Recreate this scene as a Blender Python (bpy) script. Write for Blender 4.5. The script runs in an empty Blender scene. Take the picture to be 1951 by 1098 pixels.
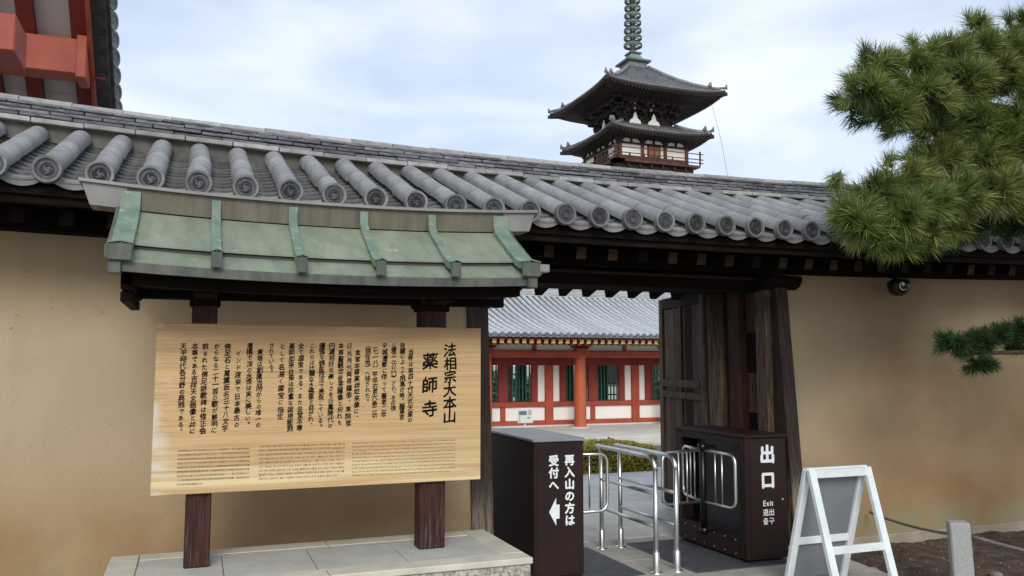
import bpy, math, random
from mathutils import Vector, Matrix, Euler
from mathutils import noise as NZ
R = math.radians
random.seed(7)
SC = bpy.context.scene
COL = SC.collection

# ------------------------------------------------------------------ camera
cam_data = bpy.data.cameras.new('camera')
cam = bpy.data.objects.new('camera', cam_data)
COL.objects.link(cam)
cam.location = (0, 0, 1.6)
cam.rotation_euler = (R(90 + 5.28), 0, R(-20.87))
cam_data.sensor_width = 36
cam_data.lens = 36 * 1580 / 1951
cam_data.clip_start = 0.05
cam_data.clip_end = 5000
SC.camera = cam

# ------------------------------------------------------------------ sky, sun, exposure
SUN_EL, SUN_AZ = 32, 196          # elevation, compass-like azimuth (from +Y, clockwise)
world = bpy.data.worlds.new('World')
SC.world = world
world.use_nodes = True
wn = world.node_tree.nodes; wl = world.node_tree.links
wn.clear()
wo = wn.new('ShaderNodeOutputWorld'); bg = wn.new('ShaderNodeBackground')
sky = wn.new('ShaderNodeTexSky'); sky.sky_type = 'NISHITA'; sky.sun_disc = False
sky.sun_elevation = R(SUN_EL); sky.sun_rotation = R(SUN_AZ)
sky.air_density = 1.0; sky.dust_density = 1.2; sky.ozone_density = 1.0
tc = wn.new('ShaderNodeTexCoord'); mp = wn.new('ShaderNodeMapping'); mp.inputs['Scale'].default_value = (1.0, 1.0, 3.2)
nz = wn.new('ShaderNodeTexNoise'); nz.inputs['Scale'].default_value = 1.7; nz.inputs['Detail'].default_value = 7; nz.inputs['Roughness'].default_value = .52
cr = wn.new('ShaderNodeValToRGB'); cr.color_ramp.elements[0].position = .34; cr.color_ramp.elements[1].position = .70
cr.color_ramp.elements[0].color = (.56, .56, .56, 1); cr.color_ramp.elements[1].color = (1, 1, 1, 1)
nz2 = wn.new('ShaderNodeTexNoise'); nz2.inputs['Scale'].default_value = 3.4; nz2.inputs['Detail'].default_value = 8; nz2.inputs['Distortion'].default_value = .4
cc = wn.new('ShaderNodeValToRGB'); cc.color_ramp.elements[0].position = .35; cc.color_ramp.elements[1].position = .68
cc.color_ramp.elements[0].color = (5.2, 6.1, 7.7, 1); cc.color_ramp.elements[1].color = (7.6, 8.2, 9.0, 1)
mx = wn.new('ShaderNodeMix'); mx.data_type = 'RGBA'
wl.new(tc.outputs['Generated'], mp.inputs['Vector']); wl.new(mp.outputs[0], nz.inputs['Vector']); wl.new(mp.outputs[0], nz2.inputs['Vector'])
wl.new(nz.outputs['Fac'], cr.inputs['Fac']); wl.new(nz2.outputs['Fac'], cc.inputs['Fac'])
wl.new(cr.outputs['Color'], mx.inputs['Factor']); wl.new(sky.outputs[0], mx.inputs['A']); wl.new(cc.outputs['Color'], mx.inputs['B'])
wl.new(mx.outputs['Result'], bg.inputs['Color']); bg.inputs['Strength'].default_value = .105
wl.new(bg.outputs[0], wo.inputs['Surface'])

sd = bpy.data.lights.new('sun', 'SUN'); sd.energy = 1.5; sd.angle = R(26); sd.color = (1, .96, .9)
sun = bpy.data.objects.new('sun', sd); COL.objects.link(sun)
_e, _a = R(SUN_EL), R(SUN_AZ)
sdir = Vector((math.sin(_a) * math.cos(_e), math.cos(_a) * math.cos(_e), math.sin(_e)))
sun.rotation_euler = sdir.to_track_quat('Z', 'Y').to_euler()
sun.location = (0, -5, 20)
SC.view_settings.view_transform = 'Standard'; SC.view_settings.look = 'None'
SC.view_settings.gamma = 1; SC.view_settings.exposure = 0.38; SC.view_settings.use_curve_mapping = False
SC.render.engine = 'CYCLES'

# ------------------------------------------------------------------ materials
def mat(name, a, b=None, rough=.7, scale=6, stretch=(1, 1, 1), bump=.0, bscale=None, rnd=0.0, metal=0, spec=.5, lo=.35, hi=.65, detail=6, hue=0.0, trans=None):
    m = bpy.data.materials.new(name); m.use_nodes = True
    n = m.node_tree.nodes; l = m.node_tree.links
    p = n['Principled BSDF']
    p.inputs['Roughness'].default_value = rough; p.inputs['Metallic'].default_value = metal
    p.inputs['Specular IOR Level'].default_value = spec
    t = n.new('ShaderNodeTexCoord'); mpn = n.new('ShaderNodeMapping'); mpn.inputs['Scale'].default_value = stretch
    l.new(t.outputs['Object'], mpn.inputs['Vector'])
    b = b or tuple(x * 1.0 for x in a)
    tx = n.new('ShaderNodeTexNoise'); tx.inputs['Scale'].default_value = scale; tx.inputs['Detail'].default_value = detail
    tx.inputs['Roughness'].default_value = .6
    l.new(mpn.outputs[0], tx.inputs['Vector'])
    rp = n.new('ShaderNodeValToRGB'); rp.color_ramp.elements[0].position = lo; rp.color_ramp.elements[1].position = hi
    rp.color_ramp.elements[0].color = (*a, 1); rp.color_ramp.elements[1].color = (*b, 1)
    l.new(tx.outputs['Fac'], rp.inputs['Fac'])
    out = rp.outputs['Color']
    if rnd or hue:
        oi = n.new('ShaderNodeObjectInfo'); hsv = n.new('ShaderNodeHueSaturation')
        mr = n.new('ShaderNodeMapRange'); mr.inputs['To Min'].default_value = 1 - rnd; mr.inputs['To Max'].default_value = 1 + rnd
        l.new(oi.outputs['Random'], mr.inputs['Value']); l.new(mr.outputs[0], hsv.inputs['Value'])
        if hue:
            mh = n.new('ShaderNodeMath'); mh.operation = 'MULTIPLY'; mh.inputs[1].default_value = 7.31
            fr = n.new('ShaderNodeMath'); fr.operation = 'FRACT'
            m2 = n.new('ShaderNodeMapRange'); m2.inputs['To Min'].default_value = .5 - hue; m2.inputs['To Max'].default_value = .5 + hue
            l.new(oi.outputs['Random'], mh.inputs[0]); l.new(mh.outputs[0], fr.inputs[0]); l.new(fr.outputs[0], m2.inputs['Value']); l.new(m2.outputs[0], hsv.inputs['Hue'])
        l.new(out, hsv.inputs['Color']); out = hsv.outputs['Color']
    l.new(out, p.inputs['Base Color'])
    if bump:
        bt = n.new('ShaderNodeTexNoise'); bt.inputs['Scale'].default_value = bscale or scale * 4; bt.inputs['Detail'].default_value = 5
        l.new(mpn.outputs[0], bt.inputs['Vector'])
        bp = n.new('ShaderNodeBump'); bp.inputs['Strength'].default_value = bump; bp.inputs['Distance'].default_value = .01
        l.new(bt.outputs['Fac'], bp.inputs['Height']); l.new(bp.outputs['Normal'], p.inputs['Normal'])
    m['out'] = 1
    return m

def add_layer(m, color, axis=None, z0=0, z1=1, nscale=3, stretch=(1, 1, 1), lo=.45, hi=.6, strength=1.0):
    """mixes a further colour over a material, by noise and (optionally) a band along an object axis"""
    n = m.node_tree.nodes; l = m.node_tree.links; p = n['Principled BSDF']
    src = p.inputs['Base Color'].links[0].from_socket
    t = n.new('ShaderNodeTexCoord'); mpn = n.new('ShaderNodeMapping'); mpn.inputs['Scale'].default_value = stretch
    l.new(t.outputs['Object'], mpn.inputs['Vector'])
    tx = n.new('ShaderNodeTexNoise'); tx.inputs['Scale'].default_value = nscale; tx.inputs['Detail'].default_value = 6; l.new(mpn.outputs[0], tx.inputs['Vector'])
    r = n.new('ShaderNodeMapRange'); r.inputs['From Min'].default_value = lo; r.inputs['From Max'].default_value = hi; r.inputs['To Max'].default_value = strength
    l.new(tx.outputs['Fac'], r.inputs['Value']); f = r.outputs[0]
    if axis is not None:
        s = n.new('ShaderNodeSeparateXYZ'); l.new(t.outputs['Object'], s.inputs[0])
        q = n.new('ShaderNodeMapRange'); q.inputs['From Min'].default_value = z0; q.inputs['From Max'].default_value = z1
        q.interpolation_type = 'SMOOTHSTEP'
        l.new(s.outputs[axis], q.inputs['Value'])
        mm = n.new('ShaderNodeMath'); mm.operation = 'MULTIPLY'; l.new(f, mm.inputs[0]); l.new(q.outputs[0], mm.inputs[1]); f = mm.outputs[0]
    x = n.new('ShaderNodeMix'); x.data_type = 'RGBA'
    l.new(f, x.inputs['Factor']); l.new(src, x.inputs['A']); x.inputs['B'].default_value = (*color, 1)
    l.new(x.outputs['Result'], p.inputs['Base Color'])
    return m

M = {}
M['tile'] = mat('roof_tile', (.185, .182, .182), (.30, .295, .29), .48, 4, bump=.25, bscale=60, rnd=.17)
add_layer(M['tile'], (.10, .10, .10), nscale=9, lo=.52, hi=.75, strength=.6)
add_layer(M['tile'], (.36, .36, .33), nscale=30, lo=.64, hi=.72, strength=.5)
M['pan'] = mat('pan_tile_clay', (.055, .055, .055), (.15, .15, .148), .6, 12, bump=.25, bscale=60, rnd=.25)
M['disc'] = mat('eave_disc_clay', (.11, .11, .112), (.19, .19, .19), .55, 20, bump=.2, rnd=.25)
M['relief'] = mat('disc_relief_clay', (.030, .030, .034), (.075, .075, .078), .45, 30, rnd=.4)  # darker than the rim: recess shade and dirt put into the colour
M['noshi'] = mat('ridge_tile_clay', (.07, .07, .085), (.19, .19, .20), .65, 10, stretch=(1, 1, 6), bump=.3, bscale=40, rnd=.5)
add_layer(M['noshi'], (.22, .22, .21), nscale=22, stretch=(1, 1, 5), lo=.52, hi=.7, strength=.7)
M['cap'] = mat('ridge_cap_clay', (.24, .24, .23), (.37, .365, .34), .7, 8, bump=.3, bscale=40, rnd=.28, hue=.03)
add_layer(M['cap'], (.36, .31, .21), nscale=5, lo=.58, hi=.72, strength=.5)
M['dwood'] = mat('dark_wood', (.006, .004, .0035), (.015, .009, .007), .9, 4, stretch=(1, 8, 8), bump=.4, bscale=14, rnd=.2, spec=.12)
M['dwoodv'] = mat('dark_wood_upright', (.009, .006, .005), (.028, .016, .012), .8, 5, stretch=(9, 9, .8), bump=.5, bscale=12, rnd=.25, spec=.25)
M['oldwood'] = mat('weathered_wood', (.030, .018, .012), (.19, .122, .082), .8, 5, stretch=(10, 10, .9), bump=.6, bscale=10, rnd=.45, lo=.36, hi=.80)
M['redwood'] = mat('reddish_wood', (.014, .006, .005), (.075, .026, .016), .7, 5, stretch=(9, 9, .8), bump=.4, bscale=12, rnd=.12, spec=.3)
add_layer(M['redwood'], (.13, .115, .10), 2, .9, .5, nscale=6, stretch=(10, 10, .7), lo=.55, hi=.68, strength=.8)
M['postwood'] = mat('gate_post_wood', (.020, .010, .008), (.060, .032, .022), .75, 5, stretch=(9, 9, .8), bump=.5, bscale=12)
add_layer(M['postwood'], (.26, .20, .14), 2, .80, .35, nscale=5, stretch=(9, 9, .6), lo=.36, hi=.56, strength=.9)
M['tail'] = mat('rafter_end_wood', (.022, .014, .010), (.060, .036, .022), .85, 12, rnd=.85, spec=.2)
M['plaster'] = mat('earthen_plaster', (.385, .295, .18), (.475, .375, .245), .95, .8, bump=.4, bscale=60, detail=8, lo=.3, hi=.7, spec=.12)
add_layer(M['plaster'], (.17, .12, .075), nscale=26, lo=.70, hi=.74, strength=.7)
add_layer(M['plaster'], (.26, .18, .10), nscale=2.2, stretch=(3.5, 1, .35), lo=.52, hi=.80, strength=.16)
add_layer(M['plaster'], (.30, .20, .11), 0, 4.9, 6.2, nscale=.8, lo=.25, hi=.6, strength=.75)  # darker towards the right: the pine's shade painted into the plaster
add_layer(M['plaster'], (.52, .425, .30), nscale=.7, lo=.45, hi=.75, strength=.35)
add_layer(M['plaster'], (.12, .085, .05), nscale=55, lo=.72, hi=.75, strength=.7)
add_layer(M['plaster'], (.36, .24, .125), 2, 1.3, .5, nscale=.9, lo=.2, hi=.45, strength=.65)
add_layer(M['plaster'], (.16, .115, .065), 0, 5.2, 6.4, nscale=.75, stretch=(1, 1, 1.2), lo=.40, hi=.70, strength=.6)  # mottled dark area on the right, more of the painted pine shade
add_layer(M['plaster'], (.27, .155, .07), 2, .90, .45, nscale=1.3, lo=.32, hi=.55, strength=.7)
add_layer(M['plaster'], (.25, .245, .145), 2, .42, .20, nscale=3.5, stretch=(1, 1, .5), lo=.36, hi=.54, strength=.7)
M['footing'] = mat('footing_concrete', (.25, .21, .15), (.34, .30, .23), .9, 5, bump=.3)
M['copper'] = mat('green_copper', (.165, .20, .135), (.25, .285, .20), .55, 5, stretch=(1.5, 1, .4), bump=.15, bscale=10, lo=.3, hi=.7)
add_layer(M['copper'], (.40, .45, .35), nscale=11, lo=.66, hi=.72, strength=.5)
add_layer(M['copper'], (.15, .165, .11), nscale=5, stretch=(3, 1, .3), lo=.46, hi=.72, strength=.7)
add_layer(M['copper'], (.20, .12, .06), nscale=3.1, stretch=(2, 1, 1), lo=.70, hi=.76, strength=.6)
M['rib'] = mat('green_copper_rib', (.115, .175, .125), (.19, .25, .185), .55, 9, bump=.15, bscale=20)
add_layer(M['rib'], (.34, .43, .35), nscale=20, lo=.6, hi=.7, strength=.5)
M['verdig'] = mat('dull_copper', (.045, .055, .045), (.10, .105, .085), .5, 6, stretch=(3, 1, 1), bump=.1)
add_layer(M['verdig'], (.17, .13, .08), nscale=5, lo=.6, hi=.7, strength=.6)
M['rboxm'] = mat('ridge_box_metal', (.085, .075, .05), (.15, .13, .09), .5, 5, stretch=(3, 1, .5), bump=.05)
M['rboxe'] = mat('ridge_box_end', (.19, .185, .175), (.26, .25, .24), .45, 4)
M['board'] = mat('sign_board_wood', (.43, .27, .12), (.66, .455, .23), .6, 3.4, stretch=(.55, 1, 46), bump=.12, bscale=8, lo=.28, hi=.70, detail=9, spec=.25)
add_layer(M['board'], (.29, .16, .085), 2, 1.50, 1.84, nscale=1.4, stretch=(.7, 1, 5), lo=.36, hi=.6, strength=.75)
add_layer(M['board'], (.78, .63, .37), 2, 1.25, .92, nscale=1.6, stretch=(.5, 1, 14), lo=.40, hi=.62, strength=.85)
add_layer(M['board'], (.66, .62, .52), 0, -.08, -.185, nscale=3, stretch=(1, 1, 2), lo=.50, hi=.60, strength=.75)
add_layer(M['board'], (.24, .15, .085), nscale=2.2, stretch=(.35, 1, 22), lo=.60, hi=.74, strength=.5)
M['ink'] = mat('ink', (.006, .004, .003), (.012, .008, .006), .7, 30, spec=.08)
M['smallink'] = mat('small_print_ink', (.10, .075, .045), (.13, .10, .06), .7, 30)
M['granite'] = mat('granite', (.50, .46, .37), (.64, .60, .50), .75, 4, bump=.15, bscale=80)
M['granitef'] = mat('granite_rough', (.22, .19, .16), (.52, .48, .42), .85, 55, bump=.6, bscale=70, lo=.38, hi=.6, detail=3)
M['slab'] = mat('plinth_slab', (.46, .45, .40), (.56, .55, .50), .7, 5, bump=.15, bscale=60, rnd=.03)
add_layer(M['slab'], (.33, .32, .29), nscale=90, lo=.52, hi=.62, strength=.5)
M['brownmetal'] = mat('brown_painted_metal', (.020, .0085, .008), (.028, .012, .011), .5, 3, bump=.02, bscale=50, spec=.25)
add_layer(M['brownmetal'], (.05, .035, .032), nscale=14, lo=.62, hi=.8, strength=.35)
M['topmetal'] = mat('cabinet_top_sky_sheen', (.24, .25, .28), (.29, .30, .33), .28, 4, spec=.9)  # pale blue-grey: the sky's reflection on the top painted into its colour
M['blackmetal'] = mat('black_metal', (.004, .004, .005), (.006, .006, .007), .35, 3)
M['white_print'] = mat('white_print', (.80, .82, .82), (.85, .86, .86), .5, 5)
M['steel'] = mat('brushed_steel', (.72, .71, .68), (.82, .81, .78), .38, 30, stretch=(1, 1, .1), metal=1)
M['rubber'] = mat('black_rubber', (.045, .047, .052), (.075, .078, .085), .5, 8, bump=.1)
M['pave'] = mat('pale_paving', (.36, .34, .29), (.48, .455, .40), .85, 6, bump=.25, bscale=70, rnd=.07)
add_layer(M['pave'], (.24, .22, .18), nscale=4, lo=.48, hi=.75, strength=.6)
M['court'] = mat('grey_stone_paving', (.50, .50, .47), (.62, .62, .585), .85, 3, bump=.2, bscale=50, rnd=.08, spec=.2)
M['joint'] = mat('joint_mortar', (.10, .10, .09), (.16, .155, .14), .95, 10)
M['soil'] = mat('dark_soil', (.035, .022, .014), (.13, .085, .055), .95, 9, bump=1.0, bscale=35, lo=.35, hi=.7, detail=10)
M['gravel'] = mat('gravel_ground', (.30, .28, .24), (.42, .39, .35), .95, 25, bump=.6, bscale=90)
M['stone'] = mat('pale_stone', (.22, .18, .14), (.42, .36, .30), .85, 9, bump=.4, rnd=.3)
M['bollard'] = mat('grey_granite', (.30, .30, .29), (.44, .44, .42), .85, 110, bump=.4, lo=.35, hi=.62, detail=4)
M['rope'] = mat('rope_fibre', (.16, .15, .13), (.26, .24, .21), .9, 60, bump=.4)
M['white'] = mat('white_paint', (.66, .71, .70), (.76, .81, .80), .55, 4, stretch=(1, 1, 3), bump=.1, bscale=30)
add_layer(M['white'], (.45, .44, .40), nscale=7, stretch=(3, 3, 1), lo=.60, hi=.78, strength=.4)
M['greyboard'] = mat('grey_board', (.16, .17, .19), (.21, .22, .24), .55, 2)
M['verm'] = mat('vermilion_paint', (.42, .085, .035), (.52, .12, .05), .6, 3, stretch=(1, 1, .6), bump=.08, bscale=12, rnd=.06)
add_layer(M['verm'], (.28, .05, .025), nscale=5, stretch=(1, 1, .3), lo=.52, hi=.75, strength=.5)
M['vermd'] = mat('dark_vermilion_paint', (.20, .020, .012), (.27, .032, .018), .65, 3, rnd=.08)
M['vermb'] = mat('oxide_red_paint', (.34, .055, .025), (.44, .08, .038), .65, 3, rnd=.08)
add_layer(M['vermb'], (.22, .035, .02), nscale=7, lo=.5, hi=.75, strength=.5)
M['lime'] = mat('white_plaster', (.86, .83, .76), (.90, .87, .80), .85, 2, bump=.05, rnd=.03)
M['ochre'] = mat('yellow_end_paint', (.85, .60, .25), (.90, .66, .32), .6, 4, rnd=.1)
M['ochre2'] = mat('shaded_yellow_end_paint', (.30, .21, .04), (.38, .27, .06), .7, 4, rnd=.1)  # lower rafter tips: the yellow darkened to paint in the eave shade
M['gverm'] = mat('gable_vermilion', (.27, .050, .026), (.36, .072, .036), .65, 3, bump=.08, bscale=12)
M['gvermd'] = mat('gable_dark_red', (.14, .016, .010), (.20, .026, .015), .7, 3, rnd=.1)
M['green'] = mat('green_bar_paint', (.008, .06, .036), (.015, .09, .055), .6, 4, rnd=.2)
M['ftile'] = mat('hall_tile', (.38, .40, .41), (.52, .54, .55), .42, 5, bump=.1, rnd=.10)
M['fpan'] = mat('hall_pan_tile', (.03, .034, .038), (.07, .074, .08), .8, 10)
M['fdisc'] = mat('hall_disc', (.10, .11, .125), (.19, .20, .215), .6, 25, rnd=.25)
M['plat'] = mat('platform_stone', (.56, .54, .47), (.68, .66, .58), .85, 2, bump=.1)
M['hedge'] = mat('hedge_leaf', (.15, .15, .015), (.46, .38, .03), .6, 9, lo=.35, hi=.62)
M['hedgecore'] = mat('hedge_core', (.012, .014, .005), (.02, .022, .008), .9, 6)
M['pagwood'] = mat('pagoda_dark_wood', (.014, .009, .009), (.030, .017, .015), .8, 1, rnd=.15)
M['pagred'] = mat('pagoda_brown_wood', (.06, .022, .012), (.13, .048, .026), .75, 1, rnd=.2)
M['pagdoor'] = mat('pagoda_door', (.20, .075, .03), (.30, .13, .05), .7, 1)
M['pagtile'] = mat('pagoda_tile', (.15, .155, .155), (.25, .25, .245), .65, 1.5)
M['pagtiled'] = mat('pagoda_tile_row', (.13, .135, .14), (.22, .22, .22), .65, 3, rnd=.15)
M['bronze'] = mat('green_bronze', (.075, .085, .080), (.13, .145, .135), .6, 1.2)
M['bronzeg'] = mat('bright_verdigris', (.16, .24, .21), (.22, .31, .27), .6, 1.2)
M['soffit'] = mat('soffit_white', (.50, .475, .46), (.58, .555, .54), .85, 2)
M['bark'] = mat('pine_bark', (.03, .018, .012), (.08, .05, .035), .95, 20, stretch=(1, 1, 2), bump=1, bscale=50)
M['shell'] = mat('dark_tile_edge', (.035, .033, .035), (.07, .066, .066), .7, 5, rnd=.2)
M['leaf'] = mat('far_tree_leaf', (.02, .05, .012), (.05, .10, .03), .7, 2)
M['lampg'] = mat('lamp_glass', (.65, .66, .67), (.8, .8, .8), .2, 5)
M['paper'] = mat('sign_sheet', (.78, .80, .74), (.82, .84, .80), .6, 3)

def needle_mat(name, a, b, c):
    m = mat(name, a, b, .5, 5, rnd=.30, hue=.012, lo=.3, hi=.7)
    n = m.node_tree.nodes; l = m.node_tree.links; p = n['Principled BSDF']
    src = p.inputs['Base Color'].links[0].from_socket
    at = n.new('ShaderNodeAttribute'); at.attribute_name = 'tip'
    x = n.new('ShaderNodeMix'); x.data_type = 'RGBA'
    l.new(at.outputs['Fac'], x.inputs['Factor']); l.new(src, x.inputs['A']); x.inputs['B'].default_value = (*c, 1)  # yellowish tips, brightened to paint in highlights; bases darker for shaded depth
    l.new(x.outputs['Result'], p.inputs['Base Color'])
    # thin needles let some light through
    tb = n.new('ShaderNodeBsdfTranslucent'); l.new(x.outputs['Result'], tb.inputs['Color'])
    ms = n.new('ShaderNodeMixShader'); ms.inputs[0].default_value = .35
    l.new(p.outputs[0], ms.inputs[1]); l.new(tb.outputs[0], ms.inputs[2]); l.new(ms.outputs[0], n['Material Output'].inputs['Surface'])
    return m
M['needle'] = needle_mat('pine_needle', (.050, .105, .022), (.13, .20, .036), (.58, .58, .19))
M['needled'] = needle_mat('pine_needle_shaded', (.022, .060, .016), (.04, .085, .022), (.07, .13, .03))  # darker copy: shade inside the crown and on the low branch painted in

# ------------------------------------------------------------------ mesh builder
class MB:
    def __init__(s): s.v = []; s.f = []; s.sm = []
    def add(s, vs, fs, smooth=False):
        o = len(s.v); s.v += [tuple(v) for v in vs]; s.f += [tuple(i + o for i in f) for f in fs]; s.sm += [smooth] * len(fs); return s
    def box(s, x0, x1, y0, y1, z0, z1, c=0.0, mtx=None):
        if c <= 0:
            vs = [(x, y, z) for x in (x0, x1) for y in (y0, y1) for z in (z0, z1)]
            fs = [(0, 1, 3, 2), (4, 6, 7, 5), (0, 4, 5, 1), (2, 3, 7, 6), (0, 2, 6, 4), (1, 5, 7, 3)]
        else:
            c = min(c, (x1 - x0) * .45, (y1 - y0) * .45, (z1 - z0) * .45)
            vs = []; idx = {}
            lo = (x0, y0, z0); hi = (x1, y1, z1)
            for i in range(8):
                b = [(i >> k) & 1 for k in range(3)]
                for ax in range(3):
                    p = []
                    for k in range(3):
                        e = hi[k] if b[k] else lo[k]
                        if k != ax: e += -c if b[k] else c
                        p.append(e)
                    idx[(i, ax)] = len(vs); vs.append(tuple(p))
            fs = []
            cen = Vector(((x0 + x1) / 2, (y0 + y1) / 2, (z0 + z1) / 2))
            def q(ids):
                ps = [Vector(vs[k]) for k in ids]; n = (ps[1] - ps[0]).cross(ps[2] - ps[0]); m_ = sum(ps, Vector()) / len(ps) - cen
                fs.append(tuple(ids) if n.dot(m_) > 0 else tuple(reversed(ids)))
            for ax in range(3):
                o1, o2 = [k for k in range(3) if k != ax]
                for sd_ in (0, 1):
                    cs = [(sd_ << ax) | (a << o1) | (b << o2) for a, b in ((0, 0), (1, 0), (1, 1), (0, 1))]
                    q([idx[(i, ax)] for i in cs])
                for a in (0, 1):
                    for b in (0, 1):
                        i0 = (a << o1) | (b << o2); i1 = i0 | (1 << ax)
                        q([idx[(i0, o1)], idx[(i1, o1)], idx[(i1, o2)], idx[(i0, o2)]])
            for i in range(8): q([idx[(i, 0)], idx[(i, 1)], idx[(i, 2)]])
        if mtx is not None: vs = [tuple(mtx @ Vector(v)) for v in vs]
        return s.add(vs, fs)
    def bar(s, a, b, w, h, c=0.0, up=(0, 0, 1)):
        """a box beam from a to b, w wide and h high"""
        a = Vector(a); b = Vector(b); d = b - a; L = d.length; d.normalize(); u = Vector(up)
        x = d.cross(u)
        if x.length < 1e-4: x = d.cross(Vector((0, 1, 0)))
        x.normalize(); z = x.cross(d)
        m = Matrix((x, d, z)).transposed().to_4x4(); m.translation = a
        return s.box(-w / 2, w / 2, 0, L, -h / 2, h / 2, c, m)
    def prism(s, prof, x0, x1, axis='x'):
        """profile of (y,z) pairs pushed along x (or (x,z) along y)"""
        n = len(prof)
        if axis == 'x': vs = [(x0, p, q) for p, q in prof] + [(x1, p, q) for p, q in prof]
        elif axis == 'y': vs = [(p, x0, q) for p, q in prof] + [(p, x1, q) for p, q in prof]
        else: vs = [(p, q, x0) for p, q in prof] + [(p, q, x1) for p, q in prof]
        fs = [(i, (i + 1) % n, n + (i + 1) % n, n + i) for i in range(n)] + [tuple(reversed(range(n))), tuple(range(n, 2 * n))]
        return s.add(vs, fs)
    def tube(s, pts, r, n=10, cap=True, rr=None):
        pts = [Vector(p) for p in pts]; vs = []; fs = []
        t0 = (pts[1] - pts[0]).normalized(); ref = Vector((0, 0, 1)) if abs(t0.z) < .9 else Vector((1, 0, 0))
        x = t0.cross(ref).normalized()
        for i, p in enumerate(pts):
            if i == 0: t = pts[1] - pts[0]
            elif i == len(pts) - 1: t = pts[-1] - pts[-2]
            else: t = (pts[i + 1] - p).normalized() + (p - pts[i - 1]).normalized()
            t.normalize(); x = (x - t * x.dot(t)).normalized(); y = t.cross(x)
            q = rr[i] if rr else r
            for k in range(n):
                a = 2 * math.pi * k / n; vs.append(tuple(p + (x * math.cos(a) + y * math.sin(a)) * q))
        for i in range(len(pts) - 1):
            for k in range(n): fs.append((i * n + k, i * n + (k + 1) % n, (i + 1) * n + (k + 1) % n, (i + 1) * n + k))
        s.add(vs, fs, True)
        if cap:
            o = len(s.v) - len(vs)
            s.f.append(tuple(o + k for k in reversed(range(n)))); s.sm.append(False)
            s.f.append(tuple(o + (len(pts) - 1) * n + k for k in range(n))); s.sm.append(False)
        return s
    def lathe(s, prof, n=24, c=(0, 0, 0), smooth=True):
        """profile of (r,z) round the z axis at c"""
        vs = []; fs = []
        for r, z in prof:
            for k in range(n):
                a = 2 * math.pi * k / n; vs.append((c[0] + r * math.cos(a), c[1] + r * math.sin(a), c[2] + z))
        for i in range(len(prof) - 1):
            for k in range(n): fs.append((i * n + k, i * n + (k + 1) % n, (i + 1) * n + (k + 1) % n, (i + 1) * n + k))
        return s.add(vs, fs, smooth)
    def mesh(s, name, m):
        me = bpy.data.meshes.new(name); me.from_pydata(s.v, [], s.f)
        me.polygons.foreach_set('use_smooth', s.sm); me.materials.append(m); me.update()
        return me
    def build(s, name, m, parent=None, **kw):
        return link(name, s.mesh(name, m), parent, **kw)

def link(name, data, parent=None, loc=None, rot=None, **kw):
    o = bpy.data.objects.new(name, data); COL.objects.link(o)
    if loc is not None: o.location = loc
    if rot is not None: o.rotation_euler = rot
    if parent is not None: o.parent = parent; 
    for k, v in kw.items():
        if v is not None: o[k] = v
    return o
def thing(name, label, cat, loc=(0, 0, 0), group=None):
    """an Empty at the world place given; children of things are built in world coordinates, so it stays at the origin by default"""
    return link(name, None, None, loc, label=label, category=cat, group=group)
def ear(poly):
    return poly

# ------------------------------------------------------------------ lettering
_cd = bpy.data.curves.new('glyph', 'FONT'); _co = bpy.data.objects.new('glyph', _cd); COL.objects.link(_co)
_cache = {}
def glyph(ch, res=2, off=0.0):
    k = (ch, res, off)
    if k not in _cache:
        _cd.body = ch; _cd.resolution_u = res; _cd.offset = off
        dg = bpy.context.evaluated_depsgraph_get(); me = bpy.data.meshes.new_from_object(_co.evaluated_get(dg))
        vs = [(v.co.x, v.co.y) for v in me.vertices]; fs = [tuple(p.vertices) for p in me.polygons]
        adv = max([v[0] for v in vs], default=.3)
        _cache[k] = (vs, fs, adv); bpy.data.meshes.remove(me)
    return _cache[k]
TXT = ['　当寺は第四十代天武天皇の', '発願によって飛鳥の地、藤原京', 'に建立(六八〇)され、その後', '平城遷都に伴って養老二年', '(七一八)平城右京六条二坊', '(現在地)へ移された。',
       '　金堂本尊薬師如来像に、', '日光月光両菩薩像、東院堂', '本尊聖観世音菩薩像と何れも', '円満相好な美しさを白鳳時代の', '優雅な鋳金技法で表現している。', 'これらは比類なき佛像と仰がれ、', '全て国宝である。また金堂本尊', '薬師如来台座は珍重な図様彫刻', 'として名高く国宝に指定', 'されている。',
       '　東塔は創建当時からの唯一の', '遺構で頂の水煙は実に美しい。', '　インド渡来で日本最古の', '佛足石と萬葉仮名三十八文字', 'からなる二十一首の歌が鮮明に', '刻まれた佛足跡歌碑は修正会', '本尊である吉祥天女画像と共に', '天平時代各分野の典雅である。']
ENG = ['Yakushi-ji Temple was built in 680 by the order of the Emperor Tenmu, the fortieth emperor, of the Fujiwara capital.', 'It was planned as the Emperor prayed for his Empress, Jito. The temple was moved in 718 when the capital was removed to the',
       'city of Heijo-kyo. The temple is dedicated to Yakushi, the Buddha of healing. The main statues are the Yakushi Triad of', 'Buddha and Bodhisattvas, the Sho-Kannon and many others, all of them national treasures. The beauty of',
       'the bronze statues is counted among the finest in the world and they were cast with great skill in the Hakuho era.', 'The East Pagoda is the only original building and has stood for thirteen hundred years. The openwork metal at its',
       'crown is known for its beauty. The oldest stone of the footprints of the Buddha in Japan came from India and', 'beside it stands the stone tablet with the twenty-one poems. The base of the main statue is carved with rare patterns from',
       'Greece, Persia, India and China. Other treasures show the noble art of the Tempyo period of Japan, among them a painting', 'of Kichijo-ten on hemp cloth. Visitors may see them at the temple in the spring and the autumn season.']
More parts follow.
